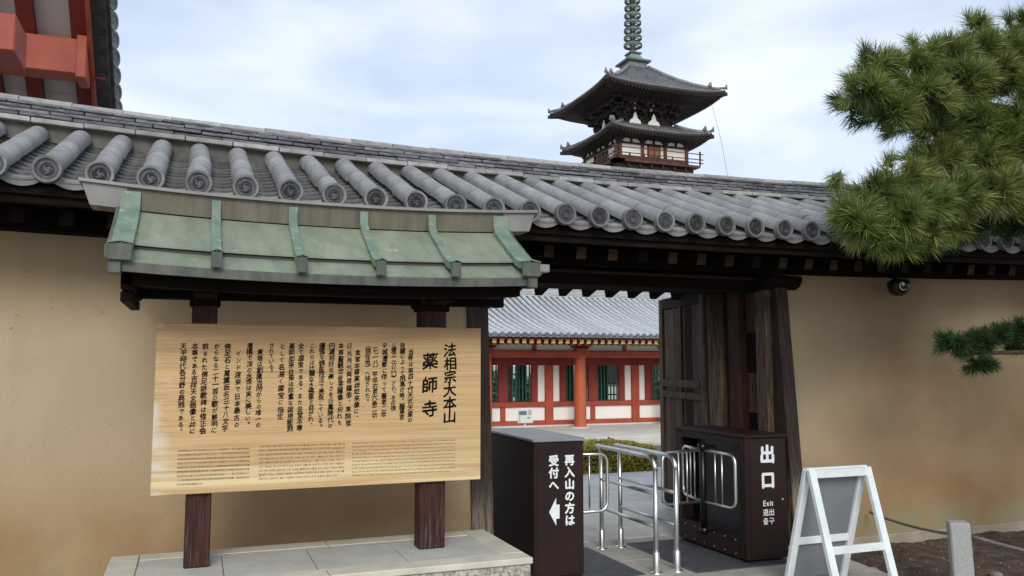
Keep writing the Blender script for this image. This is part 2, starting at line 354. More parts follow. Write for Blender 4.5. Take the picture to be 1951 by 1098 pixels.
KOR = ['야쿠시지는 덴무 천황이 황후의 병이 낫기를 빌어 세우기 시작한 절로 지토 천황 때', '본존이 만들어지고 후지와라쿄에 가람이 완성되었다 그 뒤 헤이조쿄로 도읍을 옮김에', '따라 지금의 자리로 옮겨졌다 금당의 본존 약사여래상과 일광 월광 보살상 동원당의',
       '성관세음보살상은 모두 하쿠호 시대의 우아한 주조 기술을 보여 주는 국보이다', '금당 본존의 대좌에는 진귀한 무늬가 새겨져 있어 이름이 높고 국보로 지정되어', '있다 동탑은 창건 당시부터 남은 유일한 건물이며 꼭대기의 수연은 매우 아름답다', '인도에서 전해진 일본에서 가장 오래된 불족석과 스물한 수의 노래가 또렷이 새겨진',
       '불족적가비는 수정회의 본존인 길상천녀 화상과 함께 덴표 시대의 각 분야를', '대표하는 걸작이다 절은 사람들의 마음의 의지가 되어 오늘에 이르고 있다']
CHI = ['本寺是第四十代天武天皇于公元六八〇年发愿在飞鸟之地藤原京建立', '的其后随着平城迁都于养老二年七一八年移到现在的地方金堂的', '本尊药师如来像日光月光两菩萨像东院堂的本尊圣观世音菩萨像', '都是以白凤时代优美典雅的铸金技法表现的无与伦比的佛像全部',
       '是国宝另外金堂本尊药师如来的台座雕刻着珍贵的图案也作为国', '宝而闻名东塔是创建当时唯一的建筑塔顶的水烟极为美丽从印度', '传来的日本最古老的佛足石和鲜明地刻着二十一首万叶假名三十', '八文字的佛足迹歌碑与修正会的本尊吉祥天女画像一起成为天平', '时代各领域的典雅之作', ]
for _ch in sorted(set(''.join(TXT)) | set('法相宗大本山薬師寺再入山の方は受付へ出口退출구︵︶')): glyph(_ch, 2)
for _ch in sorted(set(''.join(ENG + KOR + CHI))): glyph(_ch, 1)
for _ch in 'Exit': glyph(_ch, 3)
bpy.data.objects.remove(_co)
def put_glyph(mb, ch, cx, cz, y, size, off=0.0, res=2, jit=0.0, sx=1.0):
    vs, fs, _ = glyph(ch, res)
    a = random.uniform(-1, 1) * jit; sh = random.uniform(-1, 1) * jit * .8; sc = 1 + random.uniform(-1, 1) * jit
    dx = dz = 0
    if ch in '、。': dx, dz = .45, .45
    out = []
    seed = random.uniform(0, 90)
    for u, v in vs:
        if jit:
            nv = NZ.noise_vector((u * 3.1, v * 3.1, seed)); nw = NZ.noise_vector((u * 9, v * 9, seed)); u += nv.x * .045 + nw.x * .022; v += nv.y * .045 + nw.y * .022
        u = (u - .5 + dx) * sx * sc; v = (v - .36 + dz) * sc; u += v * sh; v += u * (.11 if jit else 0)
        out.append((cx + (u * math.cos(a) - v * math.sin(a)) * size, y, cz + (u * math.sin(a) + v * math.cos(a)) * size))
    q = off * size * (random.uniform(.6, 1.5) if jit > .05 else 1)
    for i, (dx_, dz_) in enumerate(((0, 0), (q, q * .3), (-q, -q * .3), (-q * .3, q), (q * .3, -q)) if off else ((0, 0),)):
        mb.add([(x_ + dx_, y_ - i * .00012, z_ + dz_) for x_, y_, z_ in out], fs)
def column(mb, text, cx, ztop, zbot, y, size, **kw):
    jj = kw.get('jit', 0)
    step = (ztop - zbot) / len(text)
    for i, ch in enumerate(text):
        if ch != ' ': put_glyph(mb, ch, cx + random.uniform(-1, 1) * jj * size * .6, ztop - step * (i + .5) + random.uniform(-1, 1) * jj * size * .5, y, size * (.86 if jj and '\u3040' <= ch <= '\u30ff' else 1), **kw)
def row(mb, text, x0, x1, z, y, size, off=0.0, res=1):
    """a line of text fitted between x0 and x1"""
    pen = 0; items = []
    for ch in text:
        if ch == ' ': pen += .28; continue
        vs, fs, adv = glyph(ch, res); items.append((vs, fs, pen)); pen += adv + .06 + off * 2
    k = (x1 - x0) / max(pen, .01)
    for vs, fs, p in items:
        for i, d in enumerate((0, off, -off) if off else (0,)): mb.add([(x0 + (u + p + d) * k, y - i * .00012, z + (v + d * .4) * size) for u, v in vs], fs)

# ================================================================== GROUND
g = MB(); g.add([(-600, -300, -.05), (600, -300, -.05), (600, 900, -.05), (-600, 900, -.05)], [(0, 1, 2, 3)])
g.build('ground', M['gravel'], kind='structure')
p = MB(); p.box(-6, 5.15, 1.0, 6.9, -.045, -.008)
pav = p.build('pavement', M['joint'], kind='structure')
slabm = {}
def slab(w, d, m, h=.03):
    k = (w, d, m.name)
    if k not in slabm: slabm[k] = MB().box(0, w, 0, d, -h, 0, .004).mesh('paving_slab', m)
    return slabm[k]
for i in range(12):
    for j in range(4):
        x0 = -4.0 + i * .76; y0 = 3.9 + j * .76
        if x0 > 4.4 and i > 11: continue
        link('paving_slab', slab(.752, .752, M['pave']), pav, (x0, y0, random.uniform(-.001, .001)))
p = MB(); p.box(-8, 16, 6.95, 15.0, -.045, -.010)
court = p.build('courtyard', M['joint'], kind='structure')
for j in range(10):
    for i in range(8):
        x0 = 1.4 + i * .92 + (.46 if j % 2 else 0); y0 = 6.97 + j * .46
        link('paving_slab', slab(.912, .452, M['court']), court, (x0, y0, random.uniform(-.001, .0015)))
# soil bed in front of the right-hand wall
nx, ny = 90, 50; vs = []; fs = []
def soil_z(x, y):
    h = .035 * NZ.noise((x * 2.2, y * 2.2, 0)) + .018 * NZ.noise((x * 9, y * 9, 3)) + .008 * NZ.noise((x * 30, y * 30, 5))
    e = min(1, max(0, (x - 4.9 + (5.9 - y) * .12) / .35)); e2 = min(1, max(0, (y - 2.2) / .5))
    return -.04 + (.055 + h) * min(e, e2)
for j in range(ny + 1):
    for i in range(nx + 1):
        x = 4.75 + i * 5.2 / nx; y = 2.0 + j * 4.0 / ny; vs.append((x, y, soil_z(x, y)))
for j in range(ny):
    for i in range(nx):
        a = j * (nx + 1) + i; fs.append((a, a + 1, a + nx + 2, a + nx + 1))
s_ = MB(); s_.add(vs, fs, True); s_.build('soil_bed', M['soil'], kind='structure')

def rock(name, x, y, z, r, seed, **kw):
    rnd = random.Random(seed); vs = []; fs = []
    n, mth = 9, 5
    for i in range(mth + 1):
        th = math.pi * i / mth
        for k in range(n):
            a = 2 * math.pi * k / n; q = r * (1 + .28 * NZ.noise((math.cos(a) * 1.4 + seed, math.sin(a) * 1.4, th)))
            vs.append((q * math.sin(th) * math.cos(a) * 1.3, q * math.sin(th) * math.sin(a), q * math.cos(th) * .62))
    for i in range(mth):
        for k in range(n): fs.append((i * n + k, (i + 1) * n + k, (i + 1) * n + (k + 1) % n, i * n + (k + 1) % n))
    b = MB(); b.add(vs, fs); return link(name, b.mesh(name, M['stone']), None, (x, y, z), (0, 0, rnd.uniform(0, 6)), **kw)
rock('stone', 5.60, 4.62, .045, .045, 1, label='largest pale stone lying on the soil right of the granite bollard', category='stone', group='stones on the soil')
rock('stone', 5.38, 4.72, .03, .028, 2, label='small pale stone on the soil close to the granite bollard', category='stone', group='stones on the soil')
rock('stone', 5.0, 4.75, .02, .03, 3, label='flat stone on soil between white sandwich board and granite bollard', category='stone', group='stones on the soil')
rock('stone', 5.45, 4.38, .03, .03, 4, label='small stone at the lower edge of view, just right of the bollard', category='stone', group='stones on the soil')
pb = MB()
for k in range(900):
    x = random.uniform(4.95, 8); y = random.uniform(3.2, 5.85); r = random.uniform(.004, .012)
    z = soil_z(x, y) + r * .3
    q = [(x + r * random.uniform(.6, 1.3) * math.cos(a), y + r * math.sin(a), z) for a in (0, 2.1, 4.2)] + [(x, y, z + r * .8)]
    pb.add(q, [(0, 1, 3), (1, 2, 3), (2, 0, 3)])
pb.build('pebbles', M['stone'], kind='stuff', label='scattered pebbles and crumbs on the dark soil')
db = MB()   # dead needles and twigs scattered on the soil
for k in range(2600):
    x = random.uniform(4.95, 8); y = random.uniform(3.2, 5.87); a = random.uniform(0, 6.3); L = random.uniform(.02, .06); z = soil_z(x, y) + .004
    dx, dy = math.cos(a) * L, math.sin(a) * L; nx_, ny_ = -math.sin(a) * .0016, math.cos(a) * .0016
    db.add([(x - nx_, y - ny_, z), (x + nx_, y + ny_, z), (x + dx, y + dy, z + random.uniform(0, .012))], [(0, 1, 2)])
for k in range(500):
    x = random.uniform(3.6, 5.0); y = random.uniform(4.2, 5.6); a = random.uniform(0, 6.3); L = random.uniform(.02, .05)
    if random.random() > (x - 3.4) / 1.6: continue
    dx, dy = math.cos(a) * L, math.sin(a) * L; nx_, ny_ = -math.sin(a) * .0014, math.cos(a) * .0014
    db.add([(x - nx_, y - ny_, .003), (x + nx_, y + ny_, .003), (x + dx, y + dy, .006)], [(0, 1, 2)])
db.build('fallen_needles', mat('dry_needle', (.16, .09, .045), (.26, .17, .09), .8, 8), kind='stuff', label='dry brown pine needles littering the soil')

# ================================================================== ROOFED EARTHEN WALL WITH GATE
gw = thing('gate_wall', 'long ochre earthen wall with grey tiled roof and open dark timber gateway', 'wall')
XL, XR = -3.4, 9.4
def sag(x): return .0030 * (x - 3.2) ** 2
def wallbody(x0, x1):
    b = MB(); n = 14
    prof = [(5.895, 0), (6.10, 2.40), (7.30, 2.40), (7.505, 0)]
    vs = []; fs = []
    for i in range(n + 1):
        x = x0 + (x1 - x0) * i / n
        for (y, z) in prof: vs.append((x, y, z + (sag(x) if z > 1 else 0)))
    for i in range(n):
        for k in range(4): fs.append((i * 4 + k, i * 4 + (k + 1) % 4, (i + 1) * 4 + (k + 1) % 4, (i + 1) * 4 + k))
    fs += [(0, 1, 2, 3), tuple(n * 4 + k for k in (3, 2, 1, 0))]
    b.add(vs, [tuple(reversed(f)) for f in fs]); return b
wallbody(XL, 1.94).build('plaster_wall', M['plaster'], gw)
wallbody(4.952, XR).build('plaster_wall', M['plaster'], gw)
MB().prism([(5.86, -.04), (5.868, .085), (5.88, .095), (6.0, .095), (6.0, -.04)], 4.99, XR).build('footing', M['footing'], gw)
MB().prism([(5.86, -.04), (5.868, .085), (5.88, .095), (6.0, .095), (6.0, -.04)], XL, 1.90).build('footing', M['footing'], gw)
# battered posts
def battered(x0, x1, yb, yt, dep, z1, c=.0):
    b = MB(); b.add([(x0, yb, 0), (x1, yb, 0), (x1, yb + dep, 0), (x0, yb + dep, 0), (x0, yt, z1), (x1, yt, z1), (x1, yt + dep, z1), (x0, yt + dep, z1)],
                    [(0, 1, 5, 4), (1, 2, 6, 5), (2, 3, 7, 6), (3, 0, 4, 7), (3, 2, 1, 0), (4, 5, 6, 7)]); return b
battered(1.942, 2.105, 5.875, 6.07, .16, 2.42).build('gate_post', M['postwood'], gw)
battered(4.82, 4.949, 5.865, 6.06, .17, 2.42).build('gate_post', M['postwood'], gw)
MB().box(4.78, 5.02, 5.80, 6.08, -.01, .05, .01).build('foot_stone', M['granite'], gw)
MB().box(1.90, 2.16, 5.80, 6.08, -.01, .05, .01).build('foot_stone', M['granite'], gw)
# right jamb, seen along the passage
MB().box(4.76, 4.90, 6.12, 6.27, .04, 2.40, .006).build('jamb_post', M['oldwood'], gw)
zz = .05
for k, hgt in enumerate((.34, .40, .36, .38, .36, .45)):
    MB().box(4.84 + random.uniform(-.003, .003), 4.90, 6.275, 6.505, zz + .003, zz + hgt - .004, .004).build('jamb_board', M['oldwood'] if k % 2 else M['dwoodv'], gw); zz += hgt
MB().box(4.755, 4.90, 6.51, 6.67, .04, 2.40, .006).build('jamb_post', M['redwood'], gw)
MB().box(4.82, 4.90, 6.675, 6.79, .04, 2.40, .004).build('jamb_board', M['oldwood'], gw)
b = MB(); b.tube([(4.80, 6.90, .03), (4.80, 6.90, 1.2), (4.79, 6.90, 2.4)], .10, 14); b.build('jamb_post', M['oldwood'], gw)
MB().box(4.80, 4.90, 7.0, 7.5, .04, 2.4, .004).build('jamb_board', M['dwoodv'], gw)
MB().box(4.905, 4.948, 6.08, 7.45, 0, 2.42).build('jamb_backing', M['dwoodv'], gw)
MB().box(1.945, 2.0, 6.24, 7.45, 0, 2.42).build('jamb_backing', M['dwoodv'], gw)
MB().box(2.003, 2.12, 6.75, 6.95, 0, 2.4, .006).build('jamb_post', M['dwoodv'], gw)
# beams over the opening and along the wall head
def longbeam(name, x0, x1, y0, y1, z0, z1, m, n=12, follow=True, parent=gw):
    b = MB(); vs = []; fs = []
    for i in range(n + 1):
        x = x0 + (x1 - x0) * i / n; s = sag(x) if follow else 0
        vs += [(x, y0, z0 + s), (x, y1, z0 + s), (x, y1, z1 + s), (x, y0, z1 + s)]
    for i in range(n):
        for k in range(4): fs.append((i * 4 + k, (i + 1) * 4 + k, (i + 1) * 4 + (k + 1) % 4, i * 4 + (k + 1) % 4))
    fs += [(3, 2, 1, 0), tuple(n * 4 + k for k in range(4))]
    b.add(vs, [tuple(reversed(f)) for f in fs]); return b.build(name, m, parent)
longbeam('wall_plate', XL, XR, 6.00, 6.16, 2.405, 2.54, M['dwood'])
longbeam('wall_head', XL, XR, 6.45, 6.95, 2.40, 2.95, M['dwood'])
longbeam('wall_plate', XL, XR, 7.24, 7.40, 2.405, 2.54, M['dwood'])
longbeam('lintel', 1.90, 5.06, 6.18, 6.42, 2.262, 2.40, M['dwood'], follow=False)
longbeam('lintel', 1.90, 5.06, 6.55, 6.80, 2.28, 2.50, M['dwood'], follow=False)
longbeam('lintel_strip', 1.90, 4.90, 6.145, 6.177, 2.355, 2.375, M['redwood'], follow=False)
MB().prism([(6.0, 2.39), (5.98, 2.36), (6.02, 2.30), (6.08, 2.27), (6.17, 2.27), (6.17, 2.39)], 4.70, 5.07).build('corbel', M['dwood'], gw)
MB().prism([(6.0, 2.39), (5.98, 2.36), (6.02, 2.30), (6.08, 2.27), (6.17, 2.27), (6.17, 2.39)], 1.83, 2.16).build('corbel', M['dwood'], gw)
# roof frame: slope 21.25 degrees, eave line at y 5.2
SL = math.atan(.389); CS, SN = math.cos(SL), math.sin(SL)
def zs(y): return 2.64 - .075 + .389 * (y - 5.2)      # roof bed height at y (before sag)
YC = 6.70
def deck(name, d0, d1, th, m, back=False):
    n = 14; vs = []; fs = []
    for i in range(n + 1):
        x = XL + (XR - XL) * i / n; s = sag(x)
        ya, yb = (5.27, YC) if not back else (8.13, YC)
        for y in (ya, yb):
            z = zs(y if not back else 2 * YC - y) + s
            vs += [(x, y, z - d0), (x, y, z - d1)]
    for i in range(n):
        o = i * 4; q = (i + 1) * 4
        fs += [(o, q, q + 2, o + 2), (o + 1, o + 3, q + 3, q + 1), (o, o + 1, q + 1, q), (o + 2, q + 2, q + 3, o + 3)]
    b = MB(); b.add(vs, fs); return b.build(name, m, gw)
deck('roof_bed', .035, .085, .05, M['dwood']); deck('roof_bed', .035, .085, .05, M['dwood'], True)
longbeam('eave_board', XL, XR, 5.30, 5.345, 2.462, 2.512, M['dwood'])
longbeam('eave_board', XL, XR, 5.42, 5.47, 2.482, 2.53, M['dwood'])
longbeam('eave_board', XL, XR, 7.93, 7.97, 2.43, 2.52, M['dwood'])
PIT = .265; X0 = -.542
cols = [X0 + PIT * k for k in range(-9, 37)]
# rafters with end grain showing under the eaves
rm = {}
raf = MB().box(-.038, .038, 0, 1.15, -.043, .043, .004).mesh('rafter', M['dwood'])
tailm = MB().box(-.0405, .0405, -.006, 0, -.0455, .0455, .003).mesh('rafter_end', M['tail'])
for x in cols:
    xx = x + .055
    if -1.4 < xx < 7.4:
        r = link('rafter', raf, gw, (xx, 5.60, 2.437 + sag(xx)), (R(13), 0, 0)); link('rafter_end', tailm, r)
    if 1.5 < xx < 6.2:
        link('rafter', raf, gw, (xx, 7.72, 2.335), (R(17), 0, R(180)))
longbeam('under_eave_board', XL, XR, 5.66, 6.0, 2.548, 2.562, M['dwood'])
# cover tiles
def half_tile(L, r0, r1, n=9):
    vs = []; fs = []; ys = (0, .012, L * .93, L)
    rr = (r0 - .002, r0, r1, r1 - .004)
    for y, r in zip(ys, rr):
        for k in range(n + 1):
            a = math.pi * (k / n); a = -0.15 + (math.pi + .3) * k / n
            vs.append((-r * math.cos(a), y, r * math.sin(a)))
    for i in range(3):
        for k in range(n): fs.append((i * (n + 1) + k, i * (n + 1) + k + 1, (i + 1) * (n + 1) + k + 1, (i + 1) * (n + 1) + k))
    b = MB(); b.add(vs, [tuple(reversed(f)) for f in fs], True)
    b.add([vs[k] for k in range(n + 1)] + [(v[0] * .86, v[1], v[2] * .86) for v in vs[:n + 1]], [(k, k + 1, n + 2 + k, n + 1 + k) for k in range(n)])
    return b
ctm = [half_tile(.392, .0708 + d, .0694 + d).mesh('cover_tile', M['tile']) for d in (0, .0012, -.001)]
# eave disc with bead ring and three-comma swirl
def swirl_disc():
    b = MB(); R0 = .078
    # in local frame: disc in xz plane facing -y
    n = 40; prof = [(0, .002), (.056, .002), (.0575, -.0015), (.0605, -.004), (.062, -.013), (.075, -.014), (.078, -.008), (.078, .03), (.070, .03)]
    vs = []; fs = []
    for r, y in prof:
        for k in range(n):
            a = 2 * math.pi * k / n; vs.append((r * math.cos(a), y, r * math.sin(a)))
    for i in range(len(prof) - 1):
        for k in range(n): fs.append((i * n + k, (i + 1) * n + k, (i + 1) * n + (k + 1) % n, i * n + (k + 1) % n))
    b.add(vs, [tuple(reversed(f)) for f in fs])
    rim = b; b = MB()
    for k in range(22):   # beads
        a = 2 * math.pi * k / 22; cx, cz = .0525 * math.cos(a), .0525 * math.sin(a); r = .0042
        q = [(cx + r * math.cos(t), -.002, cz + r * math.sin(t)) for t in [i * math.pi / 3 for i in range(6)]] + [(cx, -.009, cz)]
        b.add(q, [((i + 1) % 6, i, 6) for i in range(6)])
    for t in range(3):    # commas: fat head near centre, tail sweeping round
        m_ = 12; L = []; Rr = []; C_ = []
        for i in range(m_ + 1):
            f = i / m_; a = t * 2.0944 + f * 3.5; rad = .0145 + .0265 * f ** .7; w = .0105 * (1 - f) ** .5 + .0014
            if i == 0: w = .005
            c = Vector((math.cos(-a), 0, math.sin(-a)))
            L.append(c * (rad - w)); Rr.append(c * (rad + w)); C_.append(c * rad + Vector((0, -.0085 * (1 - f) ** .4 - .002, 0)))
        o = [tuple(v) for tr in zip(L, C_, Rr) for v in tr]
        fs = []
        for i in range(m_):
            p = i * 3; fs += [(p, p + 3, p + 4, p + 1), (p + 1, p + 4, p + 5, p + 2)]
        b.add(o, [tuple(reversed(f)) for f in fs])
    b.add([(.0575 * math.cos(a), -.0015, .0575 * math.sin(a)) for a in [i * math.pi / 14 for i in range(28)]], [tuple(range(28))])
    return rim.mesh('eave_disc', M['disc']), b.mesh('disc_relief', M['relief'])
dm, dmr = swirl_disc()
# pan tiles: sagging shells, front edge down
def pan(L, w=.128, depth=.034, th=.017, hang=0.0, n=8):
    vs = []; fs = []
    for y, dz in ((0, 0), (L, -.014)):
        for k in range(n + 1):
            u = -1 + 2 * k / n; z = -depth * (1 - u * u) + dz
            vs.append((u * w, y, z)); vs.append((u * w, y, z - th - (hang * (1 - .55 * u * u) if y == 0 else 0)))
    N = 2 * (n + 1)
    for k in range(n):
        a = 2 * k
        fs += [(a, a + 2, N + a + 2, N + a), (a + 1, N + a + 1, N + a + 3, a + 3), (a, a + 1, a + 3, a + 2)]
    b = MB(); b.add(vs, fs, False)
    for i in range(len(b.sm)):
        if i % 3 == 0: b.sm[i] = True
    return b
panm = pan(.20).mesh('pan_tile', M['pan'])
panfb = pan(.20, hang=.034)
# a raised lip along the front plate of the eave tile
lip = []
for k in range(9):
    u = -1 + k / 4; z = -.034 * (1 - u * u); lip += [(u * .126, -.006, z - .004), (u * .126, -.006, z - .014)]
panfb.add(lip, [(2 * k, 2 * k + 1, 2 * k + 3, 2 * k + 2) for k in range(8)])
panfm = panfb.mesh('eave_pan_tile', M['tile'])
NP = 11; PSTEP = 1.50 / NP
stuff = MB()
def xf(o, lv, rx):   # local point to world for joined tiles
    y = lv[1] * math.cos(rx) - lv[2] * math.sin(rx); z = lv[1] * math.sin(rx) + lv[2] * math.cos(rx)
    return (o[0] + lv[0], o[1] + y, o[2] + z)
npan = 0
for ci, x in enumerate(cols):
    s = sag(x); inview = -1.5 < x < 6.95
    base = Vector((x, 5.2, 2.64 + s))
    jx = random.uniform(-.003, .003)
    dd = link('eave_disc', dm, gw, (x + jx, 5.183, 2.64 + s), (R(random.uniform(-3, 2)), R(random.uniform(-25, 25)), R(random.uniform(-2, 2)))); link('disc_relief', dmr, dd)
    for k in range(4):
        d = k * .374 + .004
        link('cover_tile', random.choice(ctm), gw, (x + jx + random.uniform(-.002, .002), 5.2 + d * CS, 2.64 + s + d * SN + random.uniform(-.0006, .0006)), (SL + R(-.12), R(random.uniform(-3, 3)), R(random.uniform(-.5, .5))))
    xm = x + PIT / 2; s = sag(xm)
    for k in range(NP):
        d = .012 + k * (PSTEP - .003); yy = 5.2 + d * CS; z = 2.64 + s + d * SN - .020 + (.004 if k else 0)
        m_ = panfm if k == 0 else panm
        if inview and (k <= 1 or (x < 3.5 and npan < 205)):
            link('eave_pan_tile' if k == 0 else 'pan_tile', m_, gw, (xm, yy, z), (SL - R(2), 0, 0)); npan += (k > 0)
        else:
            stuff.add([xf((xm, yy, z), v.co, SL - R(2)) for v in m_.vertices], [tuple(p.vertices) for p in m_.polygons])
# back slope, joined
for ci, x in enumerate(cols):
    for k in range(4):
        m_ = ctm[0]; d = k * .34
        stuff.add([(lambda q: (q[0], 2 * YC - q[1], q[2]))(xf((x, 5.2 + d * CS, 2.64 + sag(x) + d * SN), v.co, SL)) for v in m_.vertices], [tuple(reversed(p.vertices)) for p in m_.polygons])
stuff.build('pan_tile_bed', M['pan'], gw, kind='stuff')
# ridge
def rz(x): return 3.405 + .0052 * (x - 3.2) ** 2
def ridge_core(x0, x1):
    n = 20; vs = []; fs = []
    for i in range(n + 1):
        x = x0 + (x1 - x0) * i / n
        for y, dz in ((6.51, -.34), (6.51, -.215), (6.62, -.19), (6.64, -.06), (6.76, -.06), (6.78, -.19), (6.89, -.215), (6.89, -.34)): vs.append((x, y, rz(x) + dz))
    for i in range(n):
        for k in range(7): fs.append((i * 8 + k, (i + 1) * 8 + k, (i + 1) * 8 + k + 1, i * 8 + k + 1))
    b = MB(); b.add(vs, fs); return b
ridge_core(XL, XR).build('ridge_core', mat('ridge_mortar', (.09, .085, .08), (.16, .15, .13), .9, 8, bump=.3), gw)
RT = .335
def noshi(w, h, L, lip_=0.0):
    b = MB(); b.box(-L / 2, L / 2, -w, w, -h / 2, h / 2, .004); return b
def course(name, w, h, dz, off, m, jit=0.004, front=True):
    me = [noshi(w, h, RT - .004 - q).mesh(name, m) for q in (0, .003)]
    x = XL + off
    while x < XR - .1:
        sl = .0104 * (x - 3.2)
        link(name, random.choice(me), gw, (x, YC + random.uniform(-jit, jit), rz(x) + dz + random.uniform(-.002, .002)), (R(random.uniform(-1.2, 1.2)), -math.atan(sl) + R(random.uniform(-.35, .35)), R(random.uniform(-.4, .4))))
        x += RT
course('ridge_base_tile', .255, .034, -.202, .10, M['cap'], .003)
course('ridge_course_tile', .215, .024, -.163, .02, M['noshi'])
course('ridge_course_tile', .195, 0.024, -.128, .21, M['noshi'], .006)
course('ridge_course_tile', .175, 0.024, -.095, .09, M['noshi'], .006)
course('ridge_course_tile', .158, 0.024, -.063, .27, M['noshi'], .005)
def capm():
    b = MB(); L = RT - .004; n = 10; vs = []; fs = []
    for x in (-L / 2, L / 2):
        for k in range(n + 1):
            a = math.pi * k / n; vs.append((x, -.135 * math.cos(a), .05 * math.sin(a) ** .8 if 0 < k < n else -.012))
    for k in range(n): fs.append((k, n + 1 + k, n + 2 + k, k + 1))
    fs += [tuple(reversed(range(n + 1))), tuple(range(n + 1, 2 * n + 2))]
    b.add(vs, [tuple(reversed(f)) for f in fs]); 
    return b.mesh('ridge_cap_tile', M['cap'])
cm = capm(); x = XL
while x < XR:
    link('ridge_cap_tile', cm, gw, (x, YC + random.uniform(-.004, .004), rz(x) - .044 + random.uniform(-.003, .003)), (0, -math.atan(.0104 * (x - 3.2)) + R(random.uniform(-.5, .5)), R(random.uniform(-.5, .5)))); x += RT
# open door leaf, swung inwards on the right
def leaf_local():
    H_ = Vector((4.74, 7.02, 0)); F_ = Vector((5.0, 8.3, 0)); d = (F_ - H_); L = d.length; d.normalize()
    nrm = Vector((-d.y, d.x, 0))
    m = Matrix((d, -nrm, Vector((0, 0, 1)))).transposed().to_4x4(); m.translation = H_   # local x along leaf, y away from the passage
    return m, L
lm, LL = leaf_local()
def dl(name, x0, x1, y0, y1, z0, z1, m, c=.004, par=None): return MB().box(x0, x1, y0, y1, z0, z1, c, lm).build(name, m, par)
leaf = dl('door_leaf', 0, .11, -.03, .03, .05, 2.34, M['oldwood'], .006, gw)
dl('door_stile', LL - .11, LL, -.03, .03, .05, 2.34, M['oldwood'], .006, leaf)
dl('door_stile', .62, .70, -.028, .03, .05, 2.24, M['oldwood'], .006, leaf)
dl('door_rail', .112, LL - .112, -.03, .03, 2.22, 2.34, M['dwoodv'], .005, leaf)
dl('door_rail', .112, LL - .112, -.04, .03, 1.36, 1.44, M['oldwood'], .005, leaf)
dl('door_rail', .112, LL - .112, -.034, .03, 1.24, 1.31, M['oldwood'], .005, leaf)
dl('door_rail', .112, LL - .112, -.03, .03, .05, .17, M['dwoodv'], .005, leaf)
for k in range(7):
    x0 = .114 + k * .152
    dl('door_plank', x0, x0 + .148, -.008, .022, .172, 1.238, M['oldwood'], .003, leaf)
    dl('door_plank', x0, x0 + .148, -.008, .022, 1.312, 2.218, M['oldwood'], .003, leaf)

# ================================================================== NOTICE BOARD ON ITS PLINTH
pl = thing('stone_plinth', 'pale granite plinth with paved top under the wooden notice board', 'plinth')
MB().box(-.40, 1.84, 4.52, 5.38, 0, .462, .008).build('plinth_body', M['granitef'], pl)
def kerb(x0, x1, y0, y1): MB().box(x0, x1, y0, y1, .464, .50, .005).build('edge_slab', M['granite'], pl)
kerb(-.41, .70, 4.51, 4.66); kerb(.704, 1.85, 4.51, 4.66); kerb(-.41, -.26, 4.664, 5.39); kerb(1.70, 1.85, 4.664, 5.39); kerb(-.256, .80, 5.24, 5.39); kerb(.804, 1.696, 5.24, 5.39)
for a, b_ in ((-.256, .18), (.184, .66), (.664, 1.16), (1.164, 1.696)): MB().box(a, b_, 4.664, 5.236, .464, .498, .003).build('top_slab', M['slab'], pl)

nb = thing('notice_board', 'roofed wooden temple notice board with black brush lettering and green copper roof', 'notice board')
def post(x0, x1): MB().box(x0, x1, 4.935, 5.06, .50, 2.10, .006).build('post', M['redwood'], nb)
post(-.022, .112); post(1.288, 1.448)
def sori(x): return .030 * abs((x - .72) / 1.1) ** 2.2
bd = MB(); bd.box(-.198, 1.662, 4.902, 4.932, .90, 1.826, .003); board = bd.build('board', M['board'], nb)
# brush lettering
XP = [783, 766, 748, 729, 710, 695, 674, 658, 641, 623, 604, 585, 564, 546, 528, 508, 487, 468, 448, 428, 408, 388, 370, 350]
YB = [818, 812, 791, 806, 806, 778, 812, 822, 820, 825, 826, 822, 828, 829, 806, 718, 820, 818, 820, 826, 828, 829, 829, 828]
lt = MB()
def bx(px): return 1.216 - (783 - px) * (1.216 + .059) / (783 - 350)
for t_, px, yb in zip(TXT, XP, YB):
    x = bx(px); top = 1.731 - (783 - px) * .00003; bot = 1.731 - (yb - 654) * .00292
    col_ = t_.replace('(', '︵').replace(')', '︶')
    column(lt, col_.replace('　', ' '), x, top, bot, 4.9005, .0375, off=.021, jit=.075, sx=.92)
column(lt, '法相宗大本山', 1.463, 1.728, 1.243, 4.9005, .086, off=.026, jit=.035)
column(lt, '薬師寺', 1.336, 1.690, 1.262, 4.9005, .102, off=.022, jit=.035)
lt.build('lettering', M['ink'], board, label='black brush-written Japanese text in upright columns')
sp = MB()
for i, t_ in enumerate(ENG): row(sp, t_, .873, 1.499 - (.0 if i < 9 else .03), 1.148 - i * .0205 - .008, 4.9005, .0135)
for i, t_ in enumerate(KOR): row(sp, t_, .354, .83 - (.04 if i == 8 else 0), 1.146 - i * .0222 - .008, 4.9005, .0125, res=1)
for i, t_ in enumerate(CHI): row(sp, t_, -.07, .305 if i < 8 else .06, 1.138 - i * .0225 - .008, 4.9005, .0120, res=1)
sp.build('small_print', M['smallink'], board, label='three blocks of tiny grey print along the foot of the board')

